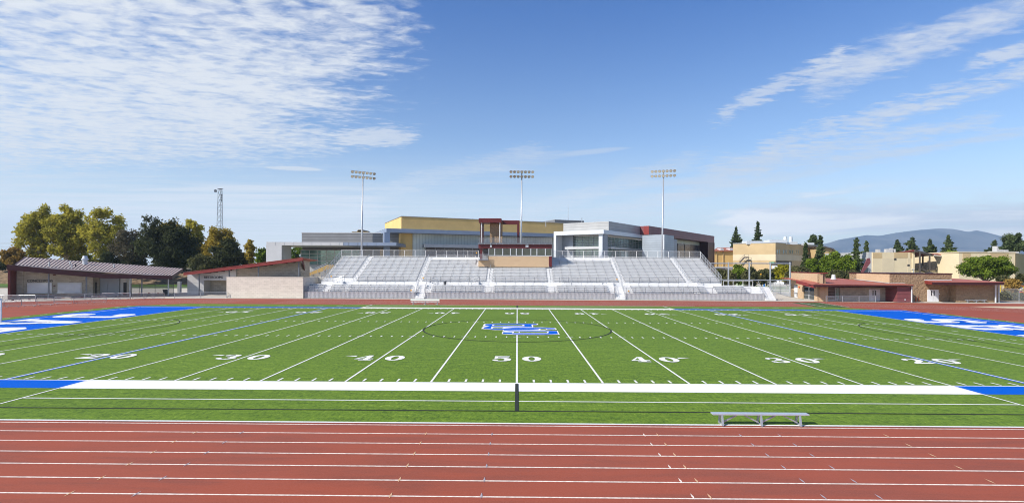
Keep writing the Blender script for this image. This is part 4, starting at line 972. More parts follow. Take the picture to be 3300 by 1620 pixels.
broad('green_tree', 'light green tree beside the pale canopy frame', L_grn, m_bark, 846, 797, 862, 44, 165, ZB, 2400, .36, 12, group='trees on the bank')
broad('orange_tree', 'orange-brown tree at the far left behind the concession roof peak', L_rust, m_bark, 48, 795, 862, 66, 175, ZB, 3200, .40, 16, group='trees on the bank')
broad('sycamore_tree', 'dull yellow low tree under the tall sycamores', L_syc, m_bark, 262, 818, 862, 110, 190, ZB, 2600, .45, 16, group='trees on the bank')
broad('oak_tree', 'low dark bush under the grey feathery tree', L_oak, m_bark, 352, 815, 862, 60, 160, ZB, 1800, .38, 12, group='trees on the bank')
broad('green_tree', 'dark green tree seen through the opening of the pale canopy frame', L_grn, m_bark, 957, 795, 838, 46, 230, 0, 1600, .45, 10)
broad('green_tree', 'small green bush below the canopy frame opening', L_grn, m_bark, 941, 822, 850, 16, 200, 0, 500, .4, 6)
broad('oak_tree', 'dark understorey tree between the grey tree and the huge oak', L_oak, m_bark, 428, 800, 880, 90, 172, ZB-1, 3600, .36, 18, group='trees on the bank', fill=.5)
broad('sycamore_tree', 'dull yellow-brown tree low behind the low dull green tree', L_gold, m_bark, 640, 775, 860, 60, 188, ZB, 2400, .42, 12, group='trees on the bank')
# palm
c = W(13, 857, 185); zt = zat(13, 815, 185)
pt = thing('palm_tree', 'small palm tree at the far left edge', 'tree', (c.x, c.y, ZB)); MB().tube((c.x, c.y, ZB), (c.x, c.y, zt), .25, .18, 8).build('trunk', m_bark, pt)
vs, fs = [], []
for i in range(26):
    a = random.uniform(0, 2*PI); e = random.uniform(-.3, 1.1); L = random.uniform(1.8, 2.6); pr = None
    for k in range(6):
        s_ = k/5; x = L*s_*math.cos(e*(1-.0)); z = L*s_*math.sin(e)-1.1*s_*s_*L*.5; w_ = .30*(1-s_)+.05
        p = (c.x+x*math.cos(a), c.y+x*math.sin(a), zt+z); l = (p[0]-w_*math.sin(a), p[1]+w_*math.cos(a), p[2]-.1); r_ = (p[0]+w_*math.sin(a), p[1]-w_*math.cos(a), p[2]-.1)
        n0 = len(vs); vs += [l, p, r_]
        if k: fs += [(n0-3, n0-2, n0+1, n0), (n0-2, n0-1, n0+2, n0+1)]
MB().add(vs, fs).build('crown', L_palm, pt)
broad('oak_tree', 'dark green shrub mass below the small palm', L_oak, m_bark, 10, 836, 866, 50, 182, ZB, 1600, .4, 10)
# lattice mast
c = W(709, 857, 290); zt = zat(709, 609, 290); 
lm = thing('lattice_mast', 'tall thin steel lattice mast rising behind the golden sycamore', 'mast', (c.x, c.y, ZB)); mb = MB()
def leg(i, z): f_ = 1-z/zt; s_ = (1.05+1.25*f_); a = [PI/2+.3, PI/2+.3+2*PI/3, PI/2+.3+4*PI/3][i]; return Vector((c.x+s_*math.cos(a)*1.05, c.y+s_*math.sin(a), z))
NZ = 15; m_mast = M('blue_grey_mast_paint', (.07,.09,.12), .6)
for i in range(3):
    MB().bar(leg(i, ZB), leg(i, zt), .15).build('leg', m_mast, lm)
    for k in range(NZ):
        z0_, z1_ = ZB+(zt-ZB)*k/NZ, ZB+(zt-ZB)*(k+1)/NZ; j = (i+1) % 3
        mb.bar(leg(i, z0_), leg(j, z0_), .06); m_ = (leg(i, z1_)+leg(j, z1_))/2; mb.bar(leg(i, z0_), m_, .06); mb.bar(leg(j, z0_), m_, .06)
mb.build('bracing', m_mast, lm)
ant = MB(); ant.box(c.x-1.2, c.x+1.2, c.y-1, c.y+1, zt, zt+.12); ant.tube((c.x-2.1, c.y-.8, zt-1.2), (c.x-2.1, c.y-1.1, zt-1.2), .8, .8, 14)
for dz in (4, 5.5, 7): ant.box(c.x+.9, c.x+1.5, c.y-.9, c.y-.5, zt-dz, zt-dz+1.2)
for z in (zt-26, zt-24.6, zt-23): ant.bar((c.x, c.y, z), (c.x+4.6, c.y, z), .07)
ant.bar((c.x, c.y, zt-27), (c.x-5, c.y, zt-27), .07); ant.build('antennas', m_mast, lm)
# overhead wires far left
for y0, y1 in ((774, 781), (780, 783), (789, 793)):
    a, b = W(-200, y0-8, 320), W(112, y1, 300); n = 8; pts = [a.lerp(b, i/n)-Vector((0, 0, 1.2*math.sin(PI*i/n))) for i in range(n+1)]
    o = MB().path(pts, .035, 5).build('power_line', m_post); o['label'] = 'thin power line crossing the sky at the far left'; o['category'] = 'cable'; o['group'] = 'power lines at the far left'

# ------------------------------------------------------------------ right background
PL1 = Plane(2499, 200, -41.5); PL2 = Plane(2499.2, 200, 41.)
lab = thing('laboratory', 'tan two-tone laboratory building with an outside stair and two white cooling towers on its roof', 'building', tuple(PL1.at(-8, 0, -15)))
zt = PL1.hit(2499, 782.2).z; zm1, zm2 = PL1.hit(2490, 819).z, PL1.hit(2490, 838.5).z
kA = PL1.k(2362); kB = PL2.k(2660)
def vprism(z0, z1, o=0.):
    n1 = Vector((PL1.n.x, PL1.n.y, 0)); n2 = Vector((PL2.n.x, PL2.n.y, 0))
    return MB().prism([PL1.at(kA, z0, o), PL1.at(o, z0, o), PL2.at(kB, z0, o), PL2.at(kB, z0, o)-n2*22, PL1.at(kA, z0, o)-n1*22], (0, 0, z1-z0))
vprism(zm1, zt).build('upper_wall', m_tan, lab); vprism(zm2, zm1-.01, .06).build('middle_band', m_tanl, lab); vprism(0, zm2-.01).build('lower_wall', m_tan, lab)
vprism(zt, zt+.25, .15).build('roof_coping', m_galv, lab)
for i, x in enumerate((2504.5, 2511.5, 2524.8, 2532.5, 2545.7, 2553, 2566, 2573)):
    k = PL2.k(x); z0, z1 = PL2.hit(x, 817.5).z, PL2.hit(x, 805).z; o = MB().krect(PL2, k-.45, k+.45, z0, z1, .2, .06).build('window', m_panel, lab); MB().krect(PL2, k-.38, k+.38, z0+.1, z1-.1, .1, .10).build('pane', m_glass, o)
MB().krect(PL1, PL1.k(2482), -.1, PL1.hit(2490, 847.5).z, PL1.hit(2490, 843.5).z, 2, 1.2).build('green_canopy', m_gg, lab)
MB().krect(PL2, 0.5, 14, PL2.hit(2505, 856).z, PL2.hit(2505, 840.5).z, .3, .2).build('recess_shade_panel', m_steel, lab)  # dark slab on the wall, coloured to imitate a shaded recess
MB().krect(PL1, PL1.k(2493), 3.5, 0, PL1.hit(2495, 855).z, .5, 2.).build('white_screen_wall', m_pwhite, lab)
mb = MB(); st = [PL1.hit(2384, 845, 1.5), PL1.hit(2399, 829, 1.5), PL1.hit(2413, 829, 1.5)]
mb.bar(st[0], st[1], .35, .5); mb.bar(st[1], st[2], .35, .5)
for a, b in zip(st, st[1:]): mb.tube(a+Vector((0,0,1.1)), b+Vector((0,0,1.1)), .05)
for p in (st[0], st[0].lerp(st[1], .5), st[1], st[2]): mb.tube(p, p+Vector((0,0,1.1)), .05)
mb.bar(st[2]-Vector((0,0,4)), st[2], .2); mb.build('outside_stair', m_steel, lab)
for x0, x1, y0, d in ((2408,2460,776,206), (2480,2537,772.5,206), (2537,2570,779,207), (2605,2624,782,208)):
    a, b = W(x0, y0, d), W(x1, y0, d); MB().box(a.x, b.x, a.y, a.y+5, zt-.3, a.z).build('roof_unit', m_pwhite, lab)
for x in (2530.5, 2548.5):
    a = W(x, 762, 208); mb = MB(); mb.tube((a.x, a.y, zt), (a.x, a.y, a.z-.0), .85, .55, 14); mb.tube((a.x, a.y, a.z-1.4), (a.x, a.y, a.z-.9), .72, .72, 14); mb.build('cooling_tower', m_pwhite, lab)
# curved dark roof right of the laboratory
PV = Plane(2663, 215, 0); cvr = thing('curved_roof_hall', 'low hall with a curved dark roof edge behind the green trees', 'building', tuple(PV.at(5, 0)))
MB().panel(PV, [(2630,815),(2630,795),(2663,796),(2683,801),(2700,814),(2700,860),(2630,860)], 10).build('wall', m_tand, cvr); MB().panel(PV, [(2625,791),(2663,794.5),(2685,799.5),(2702,814),(2699,815),(2683,803),(2662,798.5),(2625,795)], 12, 1).build('curved_roof', m_steel, cvr)
# tiled-roof building
PX = Plane(2302, 232, 8); til = thing('tiled_roof_building', 'ochre building with a terracotta hip roof beside the tan laboratory', 'building', tuple(PX.at(5, 0)))
MB().panel(PX, [(2298,860),(2298,806.5),(2368,806.5),(2368,860)], 14).build('wall', m_gold, til)
a, b = PX.hit(2296, 807.5, .8), PX.hit(2368, 807, .8); c_, d_ = PX.hit(2368, 797, -6), PX.hit(2312, 797.5, -6)
MB().prism([a, b, c_, d_], (0,0,-.3)).build('tile_roof', m_tile, til)
for x in (2322, 2352): MB().panel(PX, [(x,806),(x,799),(x+8,799),(x+12,806)], 3., .4).build('dormer', m_pwhite, til)
for x in (2309, 2330): MB().panel(PX, [(x,860),(x,808),(x+2,808),(x+2,860)], .4, .3).build('pilaster', m_tand, til)
bal = MB(); pbv = Plane(2303, 150, 0); a, b = pbv.hit(2300, 870), pbv.hit(2338, 870)
o = thing('balcony_deck', 'small brown balcony deck poking out right of the maroon wall', 'balcony', (b.x, b.y, b.z)); MB().box(a.x, b.x, a.y, a.y+3, a.z, a.z+.55).build('deck', m_steel, o); rl = MB(); rail(rl, [(a.x, a.y, a.z+.55), (b.x, b.y, a.z+.55)], 1.1, .7, 2); rl.build('railing', m_galv, o)
MB().box(b.x-.4, b.x-.1, a.y+1, a.y+1.3, 0, a.z).build('support', m_steel, o)
# cream classroom blocks
PC1 = Plane(2812, 150, 2); cl = thing('cream_classroom', 'cream and tan panelled classroom block left of the open steel canopy', 'building', tuple(PC1.at(8, 0)))
zt = PC1.hit(2812, 812.3).z; kq = PC1.k(2948)
MB().krect(PC1, 0, kq, 0, zt, 22).build('wall', m_cream, cl); MB().krect(PC1, -1.0, -.02, 0, zt+.05, 20, -.3).build('grey_end', m_panel, cl)
for i, (x0, y0, x1, y1) in enumerate(((358,520,452,575), (452,575,575,722), (575,515,712,572), (712,572,738,722), (738,515,785,572))):
    px_rect('tan_panel', m_tanl if i % 2 else m_tan, cl, PC1, c7, x0, y0, x1, y1+ (12 if y1 > 700 else 0), .1, .04)
for x, y in ((586, 585), (722, 647)): px_rect('window', m_dark, cl, PC1, c7, x-11, y-9, x+11, y+9, .3, .08)
px_rect('end_pier', m_cream, cl, PC1, c7, 763, 490, 785, 728, 1.5, .2)
for x, w_, h_ in ((420, .4, 1.2), (512, .5, 1.3), (533, .2, 1.3), (546, .12, 1.4), (555, .16, 1.6), (584, .16, 1.3), (710, .4, .7), (740, .4, .6)):
    p = PC1.hit(*c7(x, 512), -5); MB().box(p.x-w_, p.x+w_, p.y, p.y+1, zt, zt+h_*.85).build('roof_vent', m_panel, cl)
PC2 = Plane(3090, 145, 1); c2b = thing('cream_lecture_block', 'cream and tan panelled block behind the rounded green tree', 'building', tuple(PC2.at(8, 0)))
zt2 = PC2.hit(3090, 814).z; kq = PC2.k(3271)
MB().krect(PC2, 0, kq, 0, zt2, 25).build('wall', m_cream, c2b)
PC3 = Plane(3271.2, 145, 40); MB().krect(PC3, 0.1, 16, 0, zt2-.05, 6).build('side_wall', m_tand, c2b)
MB().krect(PC2, -.2, kq+.2, zt2, zt2+.25, 25.3, .15).build('roof_coping', m_tanl, c2b)
for i, (x0, y0, x1, y1) in enumerate(((985,365,1110,560), (1230,365,1272,560), (1420,362,1712,520), (1712,622,1757,760), (955,470,985,520))):
    if i < 4: px_rect('tan_panel', m_tanl if i % 2 else m_tan, c2b, PC2, cg, x0, y0, x1, y1, .1, .04)
for x0, y0, x1, y1 in ((955,520,980,612), (1715,520,1755,548), (1672,688,1708,745)): px_rect('window', m_dark if y1 < 700 else m_glass, c2b, PC2, cg, x0, y0, x1, y1, .3, .09)
for x, w_, h_ in ((1498,.9,.7), (1533,.18,2.4), (1546,.15,1.6), (1580,.55,1.3), (1678,.45,1.2), (1757,2.,.65)):
    p = PC2.hit(*cg(x, 352), -5); MB().box(p.x-w_, p.x+w_, p.y, p.y+1.5, zt2, zt2+h_*.85).build('roof_vent', m_panel, c2b)
# open steel canopy and terrace between them
PSC = Plane(2948, 149, 2)
sc_ = thing('steel_canopy', 'open brown steel canopy with maroon sloping roof, stair and terrace between two cream blocks', 'canopy', tuple(PSC.at(6, 0)))
n3 = Vector((PSC.n.x, PSC.n.y, 0))
a, b = PSC.hit(*c7(778, 487), 0), PSC.hit(*c7(965, 530), -2); MB().prism([a, b, b-n3*12+Vector((0,0,-.8)), a-n3*16+Vector((0,0,-1.4))], (0,0,-.5)).build('roof', m_mar, sc_)
a2, b2 = PSC.hit(*c7(965, 528), -1), PSC.hit(*c7(1230, 560), -3); a2b, b2b = PSC.hit(*c7(970, 524), -12), PSC.hit(*c7(1230, 541), -12); MB().prism([a2, b2, b2b, a2b], (0,0,-.3)).build('roof', m_redroof, sc_)
for x, yt, off in ((835,505,0), (866,520,-5), (935,535,-1), (955,540,-6), (982,545,-10), (1047,560,-9), (1150,570,-2), (912,540,-12)):
    p, q = PSC.hit(*c7(x, 728), off), PSC.hit(*c7(x, yt), off); MB().bar((p.x, p.y, 0), (p.x, p.y, q.z), .30).build('steel_post', m_steel, sc_)
MB().bar(PSC.hit(*c7(785, 500), .1), PSC.hit(*c7(965, 545), -1.8), .25, .6).build('edge_beam', m_steel, sc_); MB().bar(PSC.hit(*c7(985, 545), -1), PSC.hit(*c7(1200, 572), -2.5), .25, .35).build('edge_beam', m_panel, sc_)
zf = PSC.hit(*c7(1000, 688), -3).z
MB().krect(PSC, PSC.k(*c7(787, 700), -3), PSC.k(*c7(1230, 700), -3), zf-.25, zf, 9, -3).build('terrace_slab', m_steel, sc_)
MB().krect(PSC, PSC.k(*c7(787, 700), -3.3), PSC.k(*c7(1230, 700), -3.3), 0, zf-.25, .4, -3.4).build('terrace_wall', m_cream, sc_)
MB().krect(PSC, PSC.k(*c7(1078, 600), -8), PSC.k(*c7(1232, 600), -8), zf, PSC.hit(*c7(1150, 555), -8).z, .4, -8).build('rear_wall', m_panel, sc_)
px_rect('window', m_glass, sc_, PSC, c7, 1078, 575, 1145, 640, .3, -7.8); px_rect('door', m_dark, sc_, PSC, c7, 1184, 630, 1210, 680, .2, -7.8); px_rect('notice_board', m_orange, sc_, PSC, c7, 1163, 628, 1178, 655, .2, -7.8)
rl = MB(); ka, kb = PSC.k(*c7(860, 650), -3), PSC.k(*c7(1228, 650), -3); pa, pb_ = PSC.at(ka, zf, -3), PSC.at(kb, zf, -3)
for i in range(50): p = pa.lerp(pb_, i/49); rl.tube(p, p+Vector((0,0,1.1)), .025, .025, 4)
rl.tube(pa+Vector((0,0,1.1)), pb_+Vector((0,0,1.1)), .04, .04, 5); rl.build('railing', m_steel, sc_)
s0, s1 = PSC.hit(*c7(845, 690), -1), PSC.hit(*c7(960, 735), -1); mb = MB(); mb.bar(s0, s1, 1.6, .35); mb.build('stair', m_steel, sc_); mb = MB()
for i in range(6): p = s0.lerp(s1, i/5)+n3*.7; mb.tube(p, p+Vector((0,0,1.1)), .03)
mb.tube(s0+n3*.7+Vector((0,0,1.1)), s1+n3*.7+Vector((0,0,1.1)), .05); mb.build('handrail', m_steel, sc_)
PFB = Plane(2960, 200, 0); fb = thing('far_classroom', 'low cream building with a pink ribbed roof seen through the steel canopy', 'building', tuple(PFB.at(10, 0)))
MB().panel(PFB, [(2945,875),(2945,853),(3045,850),(3045,875)], 8).build('wall', m_cream, fb); MB().prism([PFB.hit(2940, 853, .5), PFB.hit(3048, 850, .5), PFB.hit(3046, 843, -8), PFB.hit(2945, 841, -8)], (0,0,-.2)).build('roof', m_redroof, fb)
PMW = Plane(2790, 140, 0); sl_ = thing('sloping_maroon_roof', 'steep maroon lean-to roof against the left end of the cream classroom', 'roof', tuple(PMW.at(0, 0)))
MB().prism([PMW.hit(2776, 878, 3), PMW.hit(2783, 877, 3), PMW.hit(2806, 846, 3), PMW.hit(2804, 831, 3), PMW.hit(2796, 832, 3)], (0, .3, 0)).build('roof_panel', m_ribm, sl_)
for x in (2778, 2803): p = PMW.hit(x, 878, 2); MB().tube((p.x, p.y, 0), (p.x, p.y, p.z+.3), .12).build('post', m_steel, sl_)
# white shed roofs and utility bits between trees
PSH = Plane(2740, 128, 0); sh = thing('white_shed', 'long low white shed with a maroon roof line half hidden by grey-green bushes', 'shed', tuple(PSH.at(0, 0)))
MB().panel(PSH, [(2700,896),(2700,883),(2772,884),(2772,896)], 5).build('wall', m_pwhite, sh); MB().panel(PSH, [(2699,883),(2699,880.5),(2773,881.5),(2773,884)], 5.4, .2).build('roof_edge', m_mar, sh)

# ------------------------------------------------------------------ right field house
CYR = CY+.75
FH = thing('field_house', 'long tan brick field house with low maroon metal roofs beside the track', 'building', (62, 70, 0))
Xc = W(2642.7, 857, 97.6).x; Yc = CYR+97.7; Y1 = CYR+111.2; Xl = 56.9
zt = 5.12
# left tower: its west wall runs back from the track
PW_ = Plane(2642.7, 97.7, math.degrees(math.atan2(111.2-97.7, (W(2549, 857, 111.2).x-Xc))))
kk = lambda px, py=900: abs(PW_.k(px, py))
sgn = 1 if PW_.k(2549, 900) > 0 else -1
def wrect(name, mat, x0, x1, z0, z1, t=.3, off=0., parent=None):
    a, b = sorted((PW_.k(x0, 900, off), PW_.k(x1, 900, off))); return MB().krect(PW_, a, b, z0, z1, t, off).build(name, mat, parent or FH)
wrect('brick_wall', m_tanb, 2549, 2583, 2.75, zt, .5); wrect('brick_wall', m_tanb, 2583.2, 2642.5, 3.3, zt, .5)
wrect('brick_wall', m_tanb, 2570.5, 2583, 0, 2.74, .6); wrect('brick_wall', m_tanb, 2583.2, 2587.3, 0, 3.29, .6)
wrect('door_recess', m_tanb, 2549, 2570.4, 0, 2.74, .3, -.9); wrect('white_door', m_door, 2558.5, 2570.2, 0, 2.5, .1, -.75)
wrect('drinking_fountain', m_galv, 2560.5, 2567, .75, 1.05, .5, -.2)
wrect('brick_column', m_tanb, 2624, 2642.6, 0, 3.28, 1.4)
wrect('wall_cap', m_red, 2548.5, 2643, zt, zt+.12, 1.3, .06)
MB().box(Xc+.02, Xc+1.2, Yc+.01, Yc+.6, 0, zt-.02).build('rough_brick_end', m_split, FH)
wf = wrect('window', m_panel, 2587.6, 2623.8, 0, 3.2, .15, -.25)
for i in range(4):
    for x0, x1 in ((2589, 2604.5), (2608.5, 2623.4)): wrect('pane', m_glassd, x0, x1, .15+.76*i, .15+.76*i+.66, .05, -.2, wf)
p = PW_.hit(*cf(201, 415), .1); MB().box(p.x-.12, p.x, p.y-.15, p.y+.15, p.z-.15, p.z+.15).build('alarm_bell', m_orange, FH)
# low roof with deep maroon fascia
YF = CYR+95.5; zA = zat(2700, 916.2, 95.5); zB = zat(2700, 926.8, 95.5); xa = XW(2626, 95.5); xb = XW(2943.6, 95.5)
YW = CYR+99.2; YM_ = CYR+98.35
MB().prism([(xa, YF, zB+.1), (xb, YF, zB+.35), (xb, YF, zA-.05), (xa, YF, zA-.05)], (0, .25, 0)).build('fascia', m_mard, FH)  # darker maroon than the west return, shade put into the colour
zR = zat(2700, 896, 113)
zf_ = lambda y: zA+(zR-zA)*(y-YF)/(CYR+113-YF)
MB().prism([(x, y, zf_(y)) for x, y in ((xa, YF-.05), (xb+.1, YF-.05), (xb+.1, YM_), (68.3, YM_), (68.3, CYR+113), (Xc+.5, CYR+113), (Xc+.5, YF+2.4), (xa, YF+2.4))], (0, 0, -.08)).build('roof', m_redroof, FH)
# west return of that roof: short eave over the glazed corner
pA, pB = PW_.hit(*cf(140, 298), 1.6), PW_.hit(*cf(140, 352), 1.6); 
MB().prism([(xa, YF, zA-.02), (xa, YF, zB-.1), (pB.x, pB.y, pB.z), (pA.x, pA.y, pA.z)], (.25, .05, 0)).build('fascia', m_red, FH)  # brighter red than the front, sunlight put into the colour
MB().prism([(xa+.05, YF+.05, zA+.01), (pA.x+.05, pA.y, pA.z+.01), (Xc-.02+1.9, pA.y, pA.z+.25), (Xc+.01, YF+2.2, zA+.22)], (0, 0, -.08)).build('roof', m_redroof, FH)
def frect(name, mat, x0, x1, y0, y1, d, t=.3, parent=None, conv=cf):
    a, b = W(*conv(x0, y0), d), W(*conv(x1, y0), d); z0 = W(*conv(x0, y1), d).z; z0 = max(z0, 0)
    return MB().box(a.x, b.x, a.y, a.y+t, z0, a.z).build(name, mat, parent or FH)
frect('block_wall', m_block, 930, 1835, 425, 700, 99.4, 8)
gw_ = frect('window', m_panel, 578, 930, 425, 660, 99.8, .3)
frect('pane', m_glassd, 618, 836, 430, 640, 99.7, .06, gw_); frect('pane', m_glassd, 584, 606, 430, 640, 99.7, .06, gw_)
frect('glass_door', m_panel, 848, 930, 430, 645, 99.6, .08); frect('pane', m_glass, 866, 918, 438, 628, 99.5, .05, gw_)
for y in (478, 535, 595): frect('transom', m_panel, 580, 840, y-3, y+3, 99.62, .05, gw_)
def double_door(conv, x0, x1, y0, y1, d, label_parent):
    f = frect('double_door', m_door, x0, x1, y0, y1, d, .12, label_parent, conv)
    w_ = x1-x0; h = y1-y0
    for fx in (.36, .60): frect('door_window', m_dark, x0+w_*fx-w_*.045, x0+w_*fx+w_*.045, y0+h*.10, y0+h*.52, d-.03, .02, f, conv)
    frect('door_gap', m_post, x0+w_*.5-w_*.008, x0+w_*.5+w_*.008, y0+h*.02, y1, d-.02, .015, f, conv); return f
double_door(cf, 1462, 1658, 455, 668, 99.3, FH)
frect('maroon_panel_wall', m_ribm, 1970, 2215, 405, 690, 96.2, 3.5); frect('maroon_reveal', m_mar, 1833, 1968, 437, 690, 98.9, .3)
for px_, yt_ in ((2228, 405),): 
    a = W(*cf(px_, 690), 96.0); MB().tube((a.x, a.y, 0), (a.x, a.y, zA-.2), .11, .11, 10).build('downpipe', m_pwhite, FH)
frect('wall_hydrant', m_pwhite, 2106, 2122, 635, 655, 96.1, .1)
# central tall split-face block
xb0 = W(*cf(1838, 400), 98.4).x; xb1 = W(*cg(809, 900), 98.4).x; YM = CYR+98.4; zM = zat(2900, 882.3, 98.4)
MB().box(xb0, xb1, YM, YM+12, 0, zM).build('split_face_wall', m_split, FH)
MB().box(xb0-.12, xb0-.01, YM-.02, YM+9.5, zA-.2, zM-.01).build('smooth_brick_side', m_tanb, FH)
MB().box(xb0-.2, xb1+.1, YM-.1, YM+12.1, zM+.003, zM+.16).build('wall_cap', m_mard, FH)
MB().prism([(xb0-.16, YM-.1, zf_(YM)+.05), (xb0-.16, YM+10, zf_(YM+10)+.05), (xb0-.16, YM+10, zf_(YM+10)+.13), (xb0-.16, YM-.1, zf_(YM)+.13)], (-.06, 0, 0)).build('flashing', m_pwhite, FH)
frect('flashing', m_pwhite, 1840, 2110, 345, 351, 98.2, .1)
# right roof and its wall
ZA2, ZB2 = zat(3120, 908.6, 95.0), zat(3120, 917.8, 95.0); xr0, xr1 = XW(3007, 95.0), XW(3235, 95.0); YR = CYR+95.0
MB().prism([(xr0, YR, ZB2), (xr1, YR, ZB2+.02), (xr1, YR, ZA2), (xr0, YR, ZA2)], (0, .25, 0)).build('fascia', m_mard, FH)  # front coloured darker than its left return to carry shade
xl2, yl2 = W(2979.5, 900, 98.2).x, CYR+98.2
MB().prism([(xr0, YR, ZA2), (xr0, YR, ZB2), (xl2, yl2, ZB2+.12), (xl2, yl2, ZA2+.18)], (.2, .05, 0)).build('fascia', m_red, FH)
MB().prism([(xr0-.05, YR-.05, ZA2+.02), (xr1+.1, YR-.05, ZA2+.02), (xb1+9, CYR+112, zat(3150, 896, 112)+.1), (xb1+.05, CYR+112, zat(3066, 896, 112)+.1), (xb1+.05, yl2, ZA2+.22), (xl2, yl2, ZA2+.2)], (0, 0, -.07)).build('roof', m_redroof, FH)
frect('flashing', m_pwhite, 387, 812, 782, 793, 97.9, .08, conv=cg)
xs_ = W(3080.3, 900, 96.9).x; xe_ = W(3206.5, 900, 96.9).x
MB().box(xs_, xe_, CYR+96.9, CYR+108, 0, ZB2+.1).build('split_face_wall', m_split, FH)
MB().box(xe_+.01, xe_+1.4, CYR+97.6, CYR+108, 0, ZB2+.12).build('brick_end', m_tanb, FH)
MB().box(xb1+.01, xs_-.01, CYR+98.9, CYR+107, 0, ZB2+.3).build('brick_wall', m_tanb, FH)
for a_ in (1500, 1552): q = W(*cg(a_, 1100), 96.4 if a_ < 1530 else 96.9); MB().tube((q.x, q.y, 0), (q.x, q.y, ZB2+.05), .12 if a_ < 1530 else .09, None, 10).build('downpipe', m_pwhite, FH)
double_door(cg, 435, 607, 937, 1125, 98.3, FH)
frect('wall_plate', m_galv, 615, 628, 996, 1015, 98.35, .06, conv=cg)
q = W(2686, 897, 108); mb = MB(); mb.tube((q.x, q.y, q.z-1.2), (q.x, q.y, q.z-.2), .40, .40, 14); mb.tube((q.x, q.y, q.z-.2), (q.x, q.y, q.z+.0), .52, .52, 14); mb.tube((q.x, q.y, q.z), (q.x, q.y, zat(2686, 884, 108)), .42, .30, 14); mb.build('roof_fan', m_pwhite, FH)
# orange channel posts
for x in (252, 297):
    q = W(*cg(x, 1120), 97.4); t_ = thing('channelizer_post', 'orange plastic post with a white band, standing against the split-face wall', 'post', (q.x, q.y, 0), 'orange posts by the wall')
    MB().tube((q.x, q.y, .05), (q.x, q.y, 1.15), .075, .06, 10).build('post', m_orange, t_); MB().tube((q.x, q.y, .0), (q.x, q.y, .06), .2, .17, 10).build('base', m_tyre, t_)
    MB().tube((q.x, q.y, .95), (q.x, q.y, 1.05), .072, .07, 10).build('band', m_pwhite, t_)

# ------------------------------------------------------------------ benches
def bench(name, label, x, y, L, back=False, legs=3, zs=.45, cat='bench'):
    t = thing(name, label, cat, (x, y, 0))
    MB().box(x-L/2, x+L/2, y-.14, y+.14, zs-.045, zs).build('seat', m_alu if back else M('bluish_aluminium_'+name, (.52,.56,.62), .3, .35, .05, 2), t)
    hx = L/2-.36
    for i in range(legs):
        lx = x-hx+2*hx*i/(legs-1)
        fr = MB(); fr.bar((lx, y-.20, 0), (lx, y-.10, zs-.05), .07, .07); fr.bar((lx, y+.20, 0), (lx, y+.10, zs-.05), .07, .07); fr.bar((lx, y-.20, .035), (lx, y+.20, .035), .05, .05); fr.build('leg', m_galv, t)
        for s in ((1,) if i == 0 else (-1,) if i == legs-1 else (-1, 1)): MB().bar((lx+s*.06, y-.02, .10), (lx+s*.62, y-.02, zs-.07), .05, .05).build('brace', m_galv, t)
        if back: MB().bar((lx, y-.16, zs-.1), (lx, y-.20, zs+.42), .05, .05).build('back_post', m_galv, t)
    if back: MB().box(x-L/2, x+L/2, y-.25, y-.215, zs+.20, zs+.47).build('backrest', m_alu, t)
    return t
p0, p1 = G(2250+313/6.44, 1367.5), G(2250+2215/6.44, 1367.5)
bench('team_bench', 'low backless aluminium bench on the turf edge at the near side', (p0.x+p1.x)/2+.02, p0.y+.05, 3.75)
q0, q1 = G(*c3(867, 1207)), G(*c3(1163, 1207))
bench('team_bench', 'white bench with a backrest on the far track in front of the grandstand', (q0.x+q1.x)/2, q0.y, q1.x-q0.x, True)
q0, q1 = G(*cg(1022, 1137)), G(*cg(1330, 1137)); bench('team_bench', 'backless aluminium bench against the brown wall at the right end', (q0.x+q1.x)/2, q0.y, q1.x-q0.x)

# ------------------------------------------------------------------ barriers and fences
m_bar = M('weathered_galvanised', (.30,.29,.31), .5, .3)
def barrier():
    t = thing('crowd_barrier', 'galvanised crowd barrier in the front row standing on the red track', 'barrier', (0, 0, 0), 'crowd barriers on the track')
    w = 2.15; fr = MB(); fr.path([(-w/2, 0, .14), (-w/2, 0, .98), (-w/2+.12, 0, 1.08), (w/2-.12, 0, 1.08), (w/2, 0, .98), (w/2, 0, .14), (-w/2, 0, .14)], .030, 6); fr.build('frame', m_bar, t)
    b_ = MB()
    for i in range(1, 17): x = -w/2+w*i/17; b_.tube((x, 0, .14), (x, 0, 1.08), .014, .014, 4)
    b_.build('bars', m_bar, t)
    for s in (-1, 1): MB().bar((s*.72, -.3, .02), (s*.72, .3, .02), .06, .03).add([], []).bar((s*.72, 0, .02), (s*.72, 0, .14), .05).build('foot', m_galv, t)
    MB().box(-.18, .18, -.015, .015, .93, 1.05).build('name_plate', m_mar, t)
    return t
b0 = barrier(); first = True
front = [((48,1232),(212,1228)), ((222,1226),(372,1218)), ((385,1215),(540,1205)), ((552,1200),(735,1198)), ((748,1198),(920,1192)), ((932,1186),(1085,1184)), ((-130,1238),(36,1236))]
back = [((1030,1150),(1182,1147)), ((1188,1150),(1333,1147)), ((1340,1150),(1500,1147)), ((1498,1145),(1538,1143)), ((1538,1147),(1684,1144)), ((22,1183),(198,1170))]
for i, (a, b) in enumerate(front+back):
    A, B = G(*c1(*a)), G(*c1(*b)); mid = (A+B)/2; ang = math.atan2(B.y-A.y, B.x-A.x)
    if i >= len(front): ang = math.radians(8); 
    k = min(1.15, max(.85, (B-A).length/2.2)); o = b0 if first else dup(b0); first = False
    o.location = mid; o.rotation_euler = (0, 0, ang if abs(ang) < 1 else .3); o.scale = (k, 1, 1)
    if i >= len(front): o['label'] = 'galvanised crowd barrier in the back row along the concrete edge below the concession stand'; o['group'] = 'crowd barriers by the concession stand'
